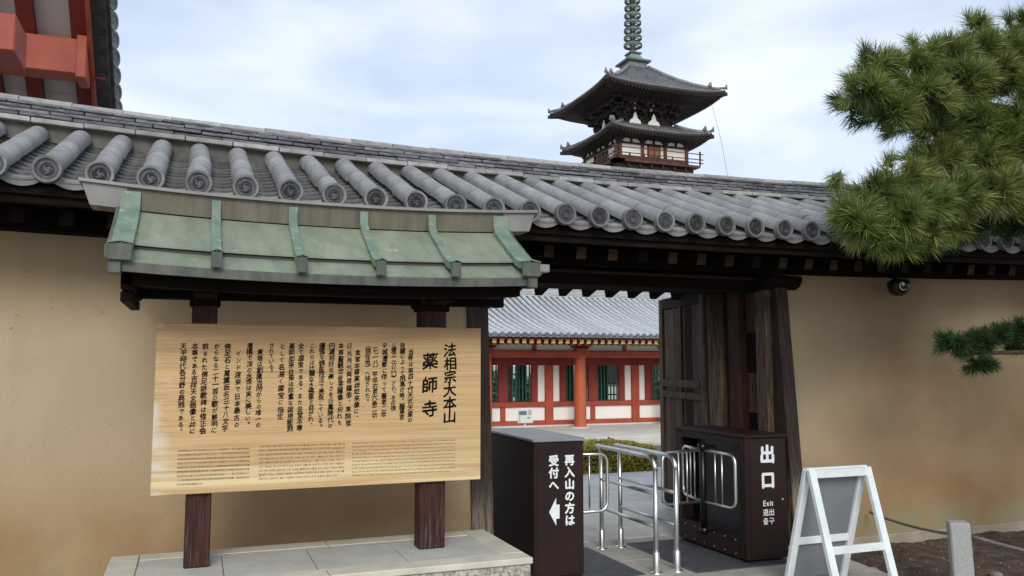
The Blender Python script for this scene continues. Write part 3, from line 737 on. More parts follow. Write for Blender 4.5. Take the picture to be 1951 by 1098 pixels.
# timber under the little roof
def lb(name, x0, x1, y0, y1, z0, z1, m, so=False):
    n = 10 if so else 1; vs = []; fs = []
    for i in range(n + 1):
        x = x0 + (x1 - x0) * i / n; s = sori(x) if so else 0
        vs += [(x, y0, z0 + s), (x, y1, z0 + s), (x, y1, z1 + s), (x, y0, z1 + s)]
    for i in range(n):
        for k in range(4): fs.append((i * 4 + k, i * 4 + (k + 1) % 4, (i + 1) * 4 + (k + 1) % 4, (i + 1) * 4 + k))
    fs += [(0, 1, 2, 3), tuple(n * 4 + k for k in (3, 2, 1, 0))]
    b = MB(); b.add(vs, fs); return b.build(name, m, nb)
lb('beam', -.345, 1.83, 4.945, 5.05, 1.965, 2.045, M['dwood'])
lb('beam_moulding', -.34, 1.80, 4.925, 4.943, 2.012, 2.024, M['redwood'])
lb('eave_beam', -.36, 1.79, 4.56, 4.66, 1.975, 2.044, M['dwood'], True)
lb('soffit_board', -.34, 1.78, 4.47, 5.50, 2.046, 2.058, M['dwood'], True)
MB().box(-.362, -.31, 4.60, 5.3, 1.915, 1.972, .006).build('bracket', M['tail'], nb)
MB().box(-.36, -.30, 4.56, 5.35, 1.975, 2.07, .006).build('bracket', M['dwood'], nb)
for xc in (.045, 1.368):
    w_ = .082 if xc < 1 else .098
    MB().box(xc - w_, xc + w_, 4.925, 5.065, 1.925, 1.963, .006).build('bracket', M['dwood'], nb)
    MB().box(xc - .045, xc + .045, 4.62, 5.35, 1.966, 2.03, .006).build('bracket', M['dwood'], nb)
# copper roof
def sheet(name, prof, x0, x1, m, so=True, th=.012, n=8, mirror=False):
    vs = []; fs = []; k = len(prof)
    P = prof + [(y, z - th) for y, z in reversed(prof)]
    if mirror: P = [(10.02 - y, z) for y, z in P]
    kk = len(P)
    for i in range(n + 1):
        x = x0 + (x1 - x0) * i / n; s = sori(x)
        vs += [(x, y, z + s) for y, z in P]
    for i in range(n):
        for j in range(kk): fs.append((i * kk + j, (i + 1) * kk + j, (i + 1) * kk + (j + 1) % kk, i * kk + (j + 1) % kk))
    fs += [tuple(reversed(range(kk))), tuple(n * kk + j for j in range(kk))]
    b = MB(); b.add(vs, fs if mirror else [tuple(reversed(f)) for f in fs], False); return b.build(name, m, nb)
RX = [-.375, .087, .508, .923, 1.344, 1.815]
p1 = [(4.928, 2.408), (4.86, 2.362), (4.80, 2.325), (4.72, 2.277), (4.64, 2.229), (4.575, 2.190)]
p2 = [(4.66, 2.190), (4.60, 2.164), (4.52, 2.122), (4.44, 2.083)]
for i in range(5):
    sheet('upper_roof_panel', p1, RX[i] + .006, RX[i + 1] - .006, M['copper'], n=3)
    sheet('lower_roof_panel', p2, RX[i] + .006, RX[i + 1] - .006, M['copper'], n=3)
sheet('roof_step', [(4.76, 2.27), (4.66, 2.212), (4.59, 2.174)], RX[0], RX[5], M['shell'], th=.012)
sheet('back_roof_panel', p1 + [(4.5, 2.14), (4.44, 2.09)], RX[0], RX[5], M['copper'], mirror=True)
lb('fascia', RX[0] + .0, RX[5] - .0, 4.428, 4.455, 2.026, 2.074, M['verdig'], True)
lb('back_fascia', RX[0], RX[5], 5.56, 5.58, 2.026, 2.074, M['verdig'], True)
ribp = [(4.912, 2.515), (4.905, 2.435), (4.86, 2.393), (4.80, 2.354), (4.72, 2.306), (4.64, 2.258), (4.575, 2.222), (4.52, 2.190), (4.46, 2.170), (4.405, 2.162)]
def rib(xc, w, edge=0):
    """a batten of bent copper; its lower half is a separate sheet"""
    def strip(pr, ww, th, low, name, m):
        vs = []; fs = []; s = sori(xc)
        for y, z in pr:
            vs += [(xc - ww, y, z + s), (xc + ww, y, z + s), (xc + ww, y, z + s - th), (xc - ww, y, z + s - th)]
        for i in range(len(pr) - 1):
            for j in range(4): fs.append((i * 4 + j, i * 4 + (j + 1) % 4, (i + 1) * 4 + (j + 1) % 4, (i + 1) * 4 + j))
        fs += [(0, 3, 2, 1), tuple(len(vs) - 4 + j for j in range(4))]
        b = MB(); b.add(vs, fs); return b.build(name, m, nb)
    r = strip(ribp, w, .04, 0, 'roof_rib', M['rib'])
    o = MB(); s = sori(xc)
    o.box(xc - w - .004, xc + w + .004, 4.638, 4.652, 2.248 + s, 2.268 + s, .002); o.build('rib_seam', M['rib'], r)
    e = MB(); e.box(xc - w - .003, xc + w + .003, 4.388, 4.412, 2.076 + s, 2.158 + s, .003); e.build('rib_end', M['verdig'], r)
    t = MB(); t.prism([(xc - w - .006, 2.164 + s), (xc, 2.176 + s), (xc + w + .006, 2.164 + s), (xc + w + .006, 2.158 + s), (xc, 2.168 + s), (xc - w - .006, 2.158 + s)], 4.385, 4.43, 'y'); t.build('rib_lip', M['rib'], r)
for i, x in enumerate(RX): rib(x + (.02 if i == 0 else -.02 if i == 5 else 0), .05 if i in (0, 5) else .024)
for sx, xx in ((-1, RX[0]), (1, RX[5])):   # verge boards and end boxes
    s = sori(xx); xa, xb = (xx - .05, xx - .032) if sx < 0 else (xx + .032, xx + .05)
    vp = [(y, z + s - .01) for y, z in ribp[1:]] + [(y, z + s - .075) for y, z in reversed(ribp[1:])]
    MB().prism(vp, xa, xb).build('verge_board', M['verdig'], nb)
    MB().box(xx - .032, xx + .026, 4.408, 4.50, 2.012 + s, 2.09 + s, .004).build('verge_end', M['verdig'], nb)
    if sx > 0: MB().box(xx + .034, xx + .098, 4.40, 4.46, 2.105 + s, 2.15 + s, .003).build('verge_end', M['rboxe'], nb)
    MB().prism([(10.02 - y, z) for y, z in vp], xa, xb).build('verge_board', M['verdig'], nb)
# ridge box: slanted ends, pale capping
vs = []; fs = []; n = 12
for i in range(n + 1):
    f = i / n; xt = -.595 + f * 2.625; xb_ = -.552 + f * 2.548; s = sori(xt)
    vs += [(xb_, 4.93, 2.415 + s), (xb_, 5.09, 2.415 + s), (xt, 5.10, 2.535 + s), (xt, 4.92, 2.535 + s)]
for i in range(n):
    for k in range(4): fs.append((i * 4 + k, i * 4 + (k + 1) % 4, (i + 1) * 4 + (k + 1) % 4, (i + 1) * 4 + k))
fs += [(0, 1, 2, 3), tuple(n * 4 + k for k in (3, 2, 1, 0))]
b = MB(); b.add(vs, fs); b.build('ridge_box', M['rboxm'], nb)
for a_, c_ in ((-.556, -.375), (1.815, 1.998)):
    vs = []
    for x_, xt_ in ((a_, a_ - (.043 if a_ < 0 else 0)), (c_, c_ + (.034 if a_ > 0 else 0))):
        vs += [(x_, 4.924, 2.418 + sori(x_)), (x_, 5.094, 2.418 + sori(x_)), (xt_, 5.104, 2.534 + sori(xt_)), (xt_, 4.914, 2.534 + sori(xt_))]
    b = MB(); b.add(vs, [(0, 1, 2, 3), (7, 6, 5, 4), (0, 4, 5, 1), (1, 5, 6, 2), (2, 6, 7, 3), (3, 7, 4, 0)]); b.build('ridge_box_end', M['rboxe'], nb)
lb('ridge_capping', -.612, 2.045, 4.895, 5.125, 2.535, 2.552, M['rboxe'], True)

# ================================================================== TURNSTILES, RAILS, MATS
def arrow(mb, cx, cz, y, w, h):
    mb.add([(cx - w / 2, y, cz), (cx + w * .18, y, cz - h / 2), (cx + w * .18, y, cz + h / 2), (cx + w * .18, y, cz - h * .25), (cx + w / 2, y, cz - h * .25), (cx + w / 2, y, cz + h * .25), (cx + w * .18, y, cz + h * .25)],
           [(0, 1, 2), (3, 4, 5, 6)])
def loop_arm(cx, cy, ang, name, par, z0=.42, z1=.885, L=.43, r0=.03, bars=2):
    d = Vector((math.cos(ang), math.sin(ang), 0)); c = Vector((cx, cy, 0)); pts = []
    def P(u, z): return c + d * u + Vector((0, 0, z))
    q = .07
    pts = [P(r0, z1), P(L - q, z1)] + [P(L - q + q * math.sin(t), z1 - q + q * math.cos(t)) for t in (.4, .8, 1.2, 1.57)] + \
          [P(L - q + q * math.cos(t), z0 + q - q * math.sin(t)) for t in (0, .4, .8, 1.2, 1.57)] + [P(r0, z0)]
    b = MB(); b.tube(pts, .0125, 10); a = b.build(name, M['steel'], par)
    for k in range(bars):
        u = .17 + k * .09
        bb = MB(); bb.tube([P(u, z0), P(u, z1)], .0075, 8); bb.build('bar', M['steel'], a)
    return a
t1 = thing('turnstile', 'dark brown turnstile cabinet lettered for re-entry with white left arrow', 'turnstile')
b = MB(); b.box(2.385, 2.795, 5.80, 6.85, .03, 1.02, .008); cab = b.build('cabinet', M['brownmetal'], t1)
MB().box(2.375, 2.805, 5.79, 6.86, 1.021, 1.046, .006).build('cabinet_top', M['topmetal'], t1)
MB().box(2.40, 2.78, 5.82, 6.83, 0, .03).build('base_plate', M['blackmetal'], t1)
MB().box(2.41, 2.77, 5.796, 5.799, .06, .97, .001).build('front_panel', M['brownmetal'], t1)
l1 = MB()
column(l1, '再入山の方は', 2.675, .925, .39, 5.7948, .084, off=.042)
column(l1, '受付へ', 2.545, .925, .655, 5.7948, .084, off=.042)
arrow(l1, 2.548, .505, 5.7948, .085, .205)
l1.build('lettering', M['white_print'], cab, label='white Japanese lettering and left-pointing arrow')
b = MB(); b.tube([(2.83, 6.12, .10), (2.83, 6.12, .93)], .028, 14); rc = b.build('rotor_column', M['blackmetal'], t1)
for a in (0, 118, 242): loop_arm(2.83, 6.12, R(a), 'arm', t1, L=.33 if a == 0 else .24, z0=.425, z1=.88, bars=1 if a == 0 else 0)
t2 = thing('turnstile', 'dark brown turnstile cabinet lettered Exit at the gate post, steel loop arms', 'turnstile')
# open-sided cabinet: front end, rear end, top, floor, back
b = MB(); b.box(4.20, 4.60, 5.70, 5.795, .03, 1.0, .006); cab2 = b.build('cabinet', M['brownmetal'], t2)
MB().box(4.20, 4.60, 6.66, 6.75, .03, 1.0, .006).build('cabinet_end', M['brownmetal'], t2)
MB().box(4.19, 4.61, 5.69, 6.76, 1.001, 1.03, .006).build('cabinet_top', M['brownmetal'], t2)
MB().box(4.20, 4.225, 5.796, 6.659, .945, 1.0).build('side_rail', M['brownmetal'], t2)
MB().box(4.20, 4.225, 5.796, 6.659, .03, .21).build('kick_panel', M['brownmetal'], t2)
MB().box(4.32, 4.60, 5.796, 6.659, .214, 1.0).build('cabinet_back', M['blackmetal'], t2)
MB().box(4.226, 4.54, 5.796, 6.659, .20, .214).build('cabinet_floor', M['blackmetal'], t2)
MB().box(4.235, 4.57, 5.694, 5.699, .06, .965, .002).build('front_panel', M['brownmetal'], t2)
for k in range(6):
    for z in (.06, .17):
        y = 5.86 + k * .15; bb = MB(); bb.lathe([(.0, .003), (.005, .002), (.006, 0)], 8); o = bb.build('bolt', M['steel'], t2); o.location = (4.199, y, z); o.rotation_euler = (0, R(-90), 0)
bb = MB(); bb.lathe([(0, .008), (.007, .007), (.009, 0)], 10); o = bb.build('lock', M['steel'], t2); o.location = (4.548, 5.693, .50); o.rotation_euler = (R(90), 0, 0)
l2 = MB()
for i, (ch, z, s) in enumerate((('出', .868, .155), ('口', .66, .145))): put_glyph(l2, ch, 4.408, z, 5.6925, s, off=.045)
row(l2, 'Exit', 4.353, 4.46, .455, 5.6925, .062, off=.03, res=3)
put_glyph(l2, '退', 4.378, .402, 5.6925, .058, off=.02); put_glyph(l2, '出', 4.436, .402, 5.6925, .058, off=.02)
put_glyph(l2, '출', 4.378, .333, 5.6925, .058, off=.02); put_glyph(l2, '구', 4.436, .333, 5.6925, .058, off=.02)
l2.build('lettering', M['white_print'], cab2, label='white lettering for exit in four languages')
b = MB(); b.tube([(4.09, 6.15, .17), (4.09, 6.15, .93)], .027, 14); rc = b.build('rotor_column', M['blackmetal'], t2)
for z in (.20, .90):
    b = MB(); b.tube([(4.09, 6.15, z - .025), (4.09, 6.15, z + .025)], .038, 14); b.box(4.09, 4.21, 6.12, 6.18, z - .012, z + .012); b.build('rotor_bracket', M['blackmetal'], t2)
for a in (273, 187, 80): loop_arm(4.09, 6.15, R(a), 'arm', t2, L=.43, z0=.44, z1=.87)

def handrail(x, lab):
    h = thing('handrail', lab, 'handrail', group='steel guide rails between the turnstiles')
    ya, yb = 5.73, 6.65
    for y in (ya, yb):
        b = MB(); b.tube([(x, y, .0), (x, y, .78 if y == ya else .87)], .019, 14); b.build('post', M['steel'], h)
        b = MB(); b.lathe([(.0, .012), (.045, .012), (.048, .004), (.048, 0)], 20, (x, y, .0)); b.lathe([(.026, .012), (.026, .16), (.024, .163), (.02, .163)], 16, (x, y, 0)); b.build('flange', M['steel'], h)
    q = .10
    pts = [(x, ya, .78)] + [(x, ya + q - q * math.cos(t), .78 + q * math.sin(t)) for t in (.3, .6, .9, 1.2, 1.57)] + [(x, yb + .07, .88)]
    b = MB(); b.tube(pts, .019, 14); b.build('top_rail', M['steel'], h)
    for z in (.60, .35):
        b = MB(); b.tube([(x, ya, z), (x, yb, z)], .014, 12); b.build('lower_rail', M['steel'], h)
handrail(3.375, 'left one of the two steel guide rails standing between the turnstiles')
handrail(3.56, 'right one of the two steel guide rails, nearest the exit turnstile')

def mat_thing(x0, x1, y0, y1, lab):
    o = thing('floor_mat', lab, 'mat', group='black rubber mats in the turnstile lanes')
    MB().box(x0, x1, y0, y1, -.002, .010, .004).build('mat_body', M['rubber'], o)
    rb = MB(); y = y0 + .02; r_ = 0
    while y < y1 - .02:
        x = x0 + .02 + (.016 if r_ % 2 else 0)
        while x < x1 - .02:
            rb.add([(x - .010, y, .0102), (x, y - .0055, .0102), (x + .010, y, .0102), (x, y + .0055, .0102), (x, y, .0135)], [(0, 1, 4), (1, 2, 4), (2, 3, 4), (3, 0, 4)]); x += .032
        y += .016; r_ += 1
    rb.build('tread_pattern', M['rubber'], o, kind='stuff')
mat_thing(2.80, 3.27, 5.72, 6.72, 'black rubber mat on the lane beside the arrow turnstile')
mat_thing(3.66, 4.60, 5.62, 6.74, 'black rubber mat under the Exit turnstile')

# ================================================================== SANDWICH BOARD
sb = thing('sandwich_board', 'white timber sandwich board with grey back panel standing before the wall', 'sandwich board')
ax0, ax1, ay = 4.06, 4.56, 4.79; zt = .865; dy = .27
def leg(x, s):
    b = MB(); b.bar((x, ay + s * .018, zt), (x, ay + s * dy, 0), .056, .034, .003, up=(0, s, .3)); b.build('leg', M['white'], sb)
for s in (-1, 1):
    for x in (ax0, ax1): leg(x, s)
    f = .035; y = ay + s * (.018 + (dy - .018) * f)
    b = MB(); b.bar((ax0 + .022, y, zt - zt * f), (ax1 - .022, y, zt - zt * f), .030, .056, .003); b.build('rail', M['white'], sb)
    f = (zt - (.34 if s > 0 else .34)) / zt; y = ay + s * (.018 + (dy - .018) * f)
    b = MB(); b.bar((ax0 + .022, y, zt - zt * f), (ax1 - .022, y, zt - zt * f), .028, .052, .003); b.build('rail', M['white'], sb)
MB().box(ax0 - .02, ax1 + .02, ay - .006, ay + .03, zt - .004, zt + .010, .002).build('top_strip', M['white'], sb)
b = MB()
def fp(z): return ay + .018 + (dy - .018) * (zt - z) / zt
for z0, z1 in ((.365, .80), (.06, .318)):
    b.add([(ax0 + .02, fp(z0) + .004, z0), (ax1 - .02, fp(z0) + .004, z0), (ax1 - .02, fp(z1) + .004, z1), (ax0 + .02, fp(z1) + .004, z1),
           (ax0 + .02, fp(z0) + .012, z0), (ax1 - .02, fp(z0) + .012, z0), (ax1 - .02, fp(z1) + .012, z1), (ax0 + .02, fp(z1) + .012, z1)],
          [(0, 1, 2, 3), (7, 6, 5, 4), (0, 4, 5, 1), (1, 5, 6, 2), (2, 6, 7, 3), (3, 7, 4, 0)])
b.build('panel', M['greyboard'], sb)

# ================================================================== BOLLARD AND ROPE
bo = MB(); bx0, by0 = 5.10, 4.47
mt = Matrix.Translation((bx0, by0, 0)) @ Matrix.Rotation(R(-38), 4, 'Z') @ Matrix.Rotation(R(-2), 4, 'Y')
bo.box(-.066, .066, -.066, .066, -.05, .495, .010, mt)
bo.build('bollard', M['bollard'], label='short rough granite bollard on the soil with a rope through it', category='bollard')
def rope(a, b_, sagv, lab):
    a = Vector(a); b_ = Vector(b_); pts = []
    for i in range(15):
        f = i / 14; p_ = a.lerp(b_, f); p_.z -= sagv * 4 * f * (1 - f); pts.append(p_)
    m_ = MB(); m_.tube(pts, .011, 8); m_.build('rope', M['rope'], label=lab, category='rope', group='barrier rope at the bollard')
rope((5.12, 4.41, .405), (5.30, 3.2, .39), .03, 'grey barrier rope leaving the bollard to the right edge')
rope((5.06, 4.53, .40), (5.62, 5.86, .30), .02, 'grey barrier rope from the bollard back to the wall')

# ================================================================== LAMP UNDER THE EAVE
lp = thing('eave_lamp', 'round glass floodlight under the eave at the top of the right wall', 'lamp')
b = MB(); b.lathe([(.0, -.10), (.04, -.095), (.075, -.07), (.095, -.03), (.10, 0), (.098, .03), (.06, .055), (0, .06)], 22, (6.06, 5.86, 2.33)); b.build('housing', M['blackmetal'], lp)
b = MB(); ring = [(6.03 + .042 * math.cos(a), 5.775, 2.315 + .036 * math.sin(a)) for a in [i * math.pi / 8 for i in range(17)]]; b.tube(ring, .006, 6, False); b.build('reflector_ring', M['lampg'], lp)
b = MB(); b.lathe([(0, -.03), (.02, -.025), (.028, 0), (.02, .02)], 12, (6.03, 5.79, 2.335)); b.build('bulb', M['lampg'], lp)
b = MB()
for k in range(5):
    a = R(-60 + 30 * k); b.tube([(6.06 + .101 * math.sin(a) * math.cos(t), 5.86 - .101 * math.cos(a) * math.cos(t), 2.33 + .1 * math.sin(t)) for t in [i * .3 - 1.2 for i in range(9)]], .0028, 5)
b.build('wire_guard', M['blackmetal'], lp)
b = MB(); b.tube([(6.06, 5.86, 2.38), (6.06, 5.98, 2.43), (6.06, 6.02, 2.43)], .012, 8); b.build('bracket', M['blackmetal'], lp)

# ================================================================== HEDGE
hg = thing('hedge', 'clipped yellow-green box hedge in the courtyard behind the turnstiles', 'hedge')
hx0, hx1, hy0, hy1, hz = 2.2, 6.62, 11.15, 12.7, .37
MB().box(hx0 + .05, hx1 - .05, hy0 + .05, hy1 - .05, 0, hz - .04).build('hedge_core', M['hedgecore'], hg)
hb = MB(); rnd = random.Random(5)
for k in range(24000):
    f = rnd.random(); 
    if f < .45: x, y, z = rnd.uniform(hx0, hx1), hy0 + abs(rnd.gauss(0, .03)), rnd.uniform(.0, hz)
    elif f < .87: x, y, z = rnd.uniform(hx0, hx1), rnd.uniform(hy0, hy1), hz - abs(rnd.gauss(0, .025))
    else: x, y, z = hx1 - abs(rnd.gauss(0, .03)), rnd.uniform(hy0, hy1), rnd.uniform(0, hz)
    z += .03 * NZ.noise((x * 2.3, y * 2.3, 0)) * (z / hz); y += .05 * NZ.noise((x * 3, z * 5, 2)) if f < .45 else 0
    s = rnd.uniform(.010, .020); u = Vector((rnd.gauss(0, 1), rnd.gauss(0, 1), rnd.gauss(0, 1))).normalized(); v = u.cross(Vector((rnd.gauss(0, 1), rnd.gauss(0, 1), .5))).normalized()
    c = Vector((x, y, z)); hb.add([c - u * s, c + v * s * .6, c + u * s, c - v * s * .6], [(0, 1, 2, 3)])
hb.build('hedge_leaves', M['hedge'], hg, kind='stuff')

# ================================================================== CORRIDOR HALL
ch = thing('corridor_hall', 'long vermilion and white temple corridor with grey tiled roof beyond the gate', 'building')
FZ = .10; BX = 9.315; BAY = 2.39; YW = 18.8; YCc = 18.1; COLX = 8.647; 
MB().box(-6, 22, 15.6, 26, -.04, FZ, .01).build('platform', M['plat'], ch)
MB().box(-6, 22, 14.7, 14.95, -.02, .045, .01).build('edge_kerb', M['granite'], ch)
bays = range(-3, 4)
XA, XB = BX - 3 * BAY, BX + 3.4 * BAY
def hb_(name, x0, x1, y0, y1, z0, z1, m, par=ch, c=.006): return MB().box(x0, x1, y0, y1, z0, z1, c).build(name, m, par)
hb_('sill_beam', XA, XB, YW - .06, YW + .06, .145, .245, M['vermb'])
hb_('rail_beam', XA, XB, YW - .075, YW + .075, .585, .70, M['vermb'])
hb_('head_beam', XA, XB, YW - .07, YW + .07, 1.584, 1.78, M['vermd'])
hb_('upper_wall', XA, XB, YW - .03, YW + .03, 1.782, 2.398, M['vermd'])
hb_('plinth_strip', XA, XB, YW - .12, YW + .12, FZ, .143, M['plat'])
for k in bays:
    mx_ = BX + k * BAY; md = mx_ + BAY / 2
    hb_('wall_strut', mx_ - .06, mx_ + .06, YW - .05, YW + .05, .247, .583, M['vermb'])
    hb_('wall_post', md - .10, md + .10, YW - .085, YW + .05, .12, 1.588, M['vermb'])
    hb_('mullion', mx_ - .12, mx_ + .12, YW - .05, YW + .04, .702, 1.588, M['vermd'])
    for s in (-1, 1):
        xa = mx_ + s * .12; xb = mx_ + s * .74; xc = mx_ + s * .90; xd = md + (-.10 if s > 0 else -BAY + .10)
        x0, x1 = sorted((mx_ + s * .06, md - BAY + .10 if s < 0 else md - .10))
        hb_('lower_panel', x0 + .004, x1 - .004, YW - .015, YW + .015, .248, .582, M['lime'])
        x0, x1 = sorted((xb, xc)); hb_('window_jamb', x0, x1, YW - .05, YW + .04, .702, 1.588, M['vermd'])
        x0, x1 = sorted((xc, xd)); hb_('side_panel', x0 + .003, x1 - .003, YW - .015, YW + .015, .702, 1.588, M['lime'])
        x0, x1 = sorted((xa, xb)); nb_ = 7
        wnd = hb_('window', x0, x1, YW - .02, YW + .03, .702, .725, M['green'])
        for j in range(nb_):
            xx = x0 + (j + .5) * (x1 - x0) / nb_
            hb_('window_bar', xx - .0155, xx + .0155, YW - .010, YW + .012, .726, 1.587, M['green'], wnd, 0)
        hb_('window_rail', x0, x1, YW + .021, YW + .03, 1.05, 1.08, M['green'], wnd, 0)
    # columns, brackets, frieze
    cx = COLX + k * BAY
    b = MB(); b.lathe([(.145, 0), (.148, .5), (.14, 1.2), (.13, 1.72)], 20, (cx, YCc, FZ + .03)); c_ = b.build('column', M['verm'], ch)
    b = MB(); b.lathe([(.0, .032), (.20, .032), (.22, .02), (.225, 0)], 22, (cx, YCc, FZ)); b.build('column_base', M['plat'], c_)
    hb_('bracket', cx - .15, cx + .15, YCc - .14, YCc + .10, 1.925, 1.99, M['vermb'])
    hb_('bracket', cx - .25, cx + .25, YCc - .08, YCc + .06, 1.992, 2.05, M['vermb'], c=.03)
    hb_('bracket', cx - .32, cx + .32, YCc - .09, YCc + .07, 2.052, 2.11, M['vermb'], c=.02)
    hb_('frieze_strut', cx + BAY / 2 - .05, cx + BAY / 2 + .05, YCc - .05, YCc + .04, 1.937, 2.12, M['vermb'])
    hb_('frieze_panel', cx + .30, cx + BAY / 2 - .052, YCc - .02, YCc + .02, 1.937, 2.14, M['lime'])
    hb_('frieze_panel', cx + BAY / 2 + .052, cx + BAY - .30, YCc - .02, YCc + .02, 1.937, 2.14, M['lime'])
    hb_('frieze_panel', cx - .298, cx + .298, YCc - .01, YCc + .01, 1.937, 2.12, M['lime'])
for xa, xb in ((8.02, 8.24), (10.42, 10.68), (9.44, 9.66)): hb_('shutter', xa, xb, 20.6, 20.7, .1, 1.9, M['green'])
hb_('main_beam', XA - 1, XB, YCc - .10, YCc + .10, 1.765, 1.923, M['vermb'])
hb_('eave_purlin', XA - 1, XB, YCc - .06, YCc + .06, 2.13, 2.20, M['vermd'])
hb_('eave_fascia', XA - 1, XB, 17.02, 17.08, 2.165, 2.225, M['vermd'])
hb_('ceiling', XA - 1, XB, 18.2, 23.0, 2.40, 2.44, M['vermd'])
PB = .1765
raf1 = MB().box(-.045, .045, 0, 1.6, -.045, .045).mesh('flying_rafter', M['vermd']); tip1 = MB().box(-.047, .047, -.006, 0, -.047, .047).mesh('rafter_tip', M['ochre'])
raf2 = MB().box(-.04, .04, 0, 1.2, -.04, .04).mesh('base_rafter', M['vermd']); tip2 = MB().box(-.040, .040, -.006, 0, -.040, .040).mesh('rafter_tip', M['ochre2'])
x = 3.6
i_ = 0
hprof = [(16.98, 2.25), (17.6, 2.375), (18.2, 2.525), (18.8, 2.70), (19.4, 2.90), (20.0, 3.135), (20.65, 3.42)]
rowb = MB()
def crow():
    b = MB(); n = 6; r = .052; vs = []; fs = []
    for i, (y, z) in enumerate(hprof):
        for k in range(n + 1):
            a = math.pi * k / n; vs.append((-r * math.cos(a), y, z + r * math.sin(a) * 1.15))
    for i in range(len(hprof) - 1):
        for k in range(n): fs.append((i * (n + 1) + k, (i + 1) * (n + 1) + k, (i + 1) * (n + 1) + k + 1, i * (n + 1) + k + 1))
    b.add(vs, fs, True); return b.mesh('tile_row', M['ftile'])
cr_ = crow()
dsk = MB(); dsk.add([(.056 * math.cos(a), 16.965, 2.262 + .056 * math.sin(a)) for a in [i * math.pi / 6 for i in range(12)]] + [(.056 * math.cos(a), 17.01, 2.262 + .056 * math.sin(a)) for a in [i * math.pi / 6 for i in range(12)]],
        [tuple(range(12))] + [(k, 12 + k, 12 + (k + 1) % 12, (k + 1) % 12) for k in range(12)])
dsk.add([(.03 * math.cos(a), 16.96, 2.262 + .03 * math.sin(a)) for a in [i * math.pi / 4 for i in range(8)]], [tuple(range(8))])
dskm = dsk.mesh('eave_disc', M['fdisc'])
while x < 15.2:
    link('tile_row', cr_, ch, (x, 0, 0)); link('eave_disc', dskm, ch, (x, 0, 0))
    r1 = link('flying_rafter', raf1, ch, (x + .05, 17.14, 2.125), (R(9), 0, 0)); link('rafter_tip', tip1, r1)
    r2 = link('base_rafter', raf2, ch, (x + .05, 17.62, 2.085), (R(14), 0, 0)); link('rafter_tip', tip2, r2)
    x += PB
# pan courses with real steps
pc = MB(); ns = 26
for i in range(ns):
    f0 = i / ns; f1 = (i + 1) / ns
    def hp(f):
        t = f * (len(hprof) - 1); k = min(int(t), len(hprof) - 2); u = t - k
        return (hprof[k][0] * (1 - u) + hprof[k + 1][0] * u, hprof[k][1] * (1 - u) + hprof[k + 1][1] * u)
    (ya, za), (yb, zb) = hp(f0), hp(f1)
    pc.add([(2.5, ya, za), (15.5, ya, za), (15.5, yb, zb - .018), (2.5, yb, zb - .018), (2.5, ya, za - .03), (15.5, ya, za - .03)], [(0, 1, 2, 3), (0, 4, 5, 1)])
pc.add([(x_, y_, z_ - .06) for y_, z_ in hprof for x_ in (2.5, 15.5)], [(2 * i + 2, 2 * i + 3, 2 * i + 1, 2 * i) for i in range(len(hprof) - 1)])
pc.build('pan_tile_bed', M['fpan'], ch, kind='stuff')
ew = MB(); x = 3.6 + PB / 2      # small hanging eave tiles between the discs
ewm = MB(); ewm.add([(-.06, 16.97, 2.262), (-.03, 16.966, 2.235), (.03, 16.966, 2.235), (.06, 16.97, 2.262), (-.06, 16.97, 2.232), (-.03, 16.966, 2.205), (.03, 16.966, 2.205), (.06, 16.97, 2.232)], [(0, 4, 5, 1), (1, 5, 6, 2), (2, 6, 7, 3)])
ewme = ewm.mesh('eave_pan_tile', M['fdisc'])
while x < 15.2: link('eave_pan_tile', ewme, ch, (x, 0, 0)); x += PB
for k in range(9):
    hb_('ridge_course', 2.5, 15.5, 20.62 + k * .012, 21.1 - k * .012, 3.44 + k * .042, 3.44 + k * .042 + .034, M['ftile'], c=.004)
rb = MB(); rb.prism([(20.65, 3.40), (24.3, 2.25), (24.3, 2.20), (20.65, 3.36)], 2.5, 15.5); rb.build('back_roof', M['fpan'], ch)
hb_('back_beam', XA, XB, 23.0, 23.15, 1.75, 1.95, M['vermd'])
for k in range(-3, 5):
    b = MB(); b.lathe([(.14, 0), (.14, 1.65)], 14, (COLX + k * BAY, 23.05, FZ)); b.build('column', M['verm'], ch)
hb_('back_rail', XA, XB, 23.0, 23.06, .98, 1.04, M['green']); hb_('back_rail', XA, XB, 23.0, 23.06, .66, .70, M['green'])

# clipped shrubs and trees seen through the corridor
def bush(x, y, r, hgt, lab, seed):
    rr = random.Random(seed); b = MB()
    for k in range(1500):
        u = Vector((rr.gauss(0, 1), rr.gauss(0, 1), rr.gauss(0, 1))).normalized(); q = rr.uniform(.75, 1.05) * (1 + .25 * NZ.noise(u * 2 + Vector((seed, 0, 0))))
        c = Vector((x + u.x * r * q, y + u.y * r * q, hgt * .55 + u.z * hgt * .5 * q)); s = rr.uniform(.06, .13)
        a = Vector((rr.gauss(0, 1), rr.gauss(0, 1), rr.gauss(0, 1))).normalized(); v = a.cross(u).normalized()
        b.add([c - a * s, c + v * s * .6, c + a * s, c - v * s * .6], [(0, 1, 2, 3)])
    t = thing('shrub', lab, 'shrub', group='shrubs behind the corridor')
    b.build('foliage', M['leaf'], t, kind='stuff'); tt = MB(); tt.tube([(x, y, 0), (x, y, hgt * .5)], .05, 6); tt.build('stem', M['bark'], t)
bush(9.6, 29, 1.5, 1.5, 'green shrub seen through the leftmost barred window', 1)
bush(12.6, 30, 1.2, 1.1, 'low green shrub seen through the second barred window', 2)
bush(18.2, 30.5, 1.3, 1.5, 'green shrub seen through the rightmost barred window', 4)

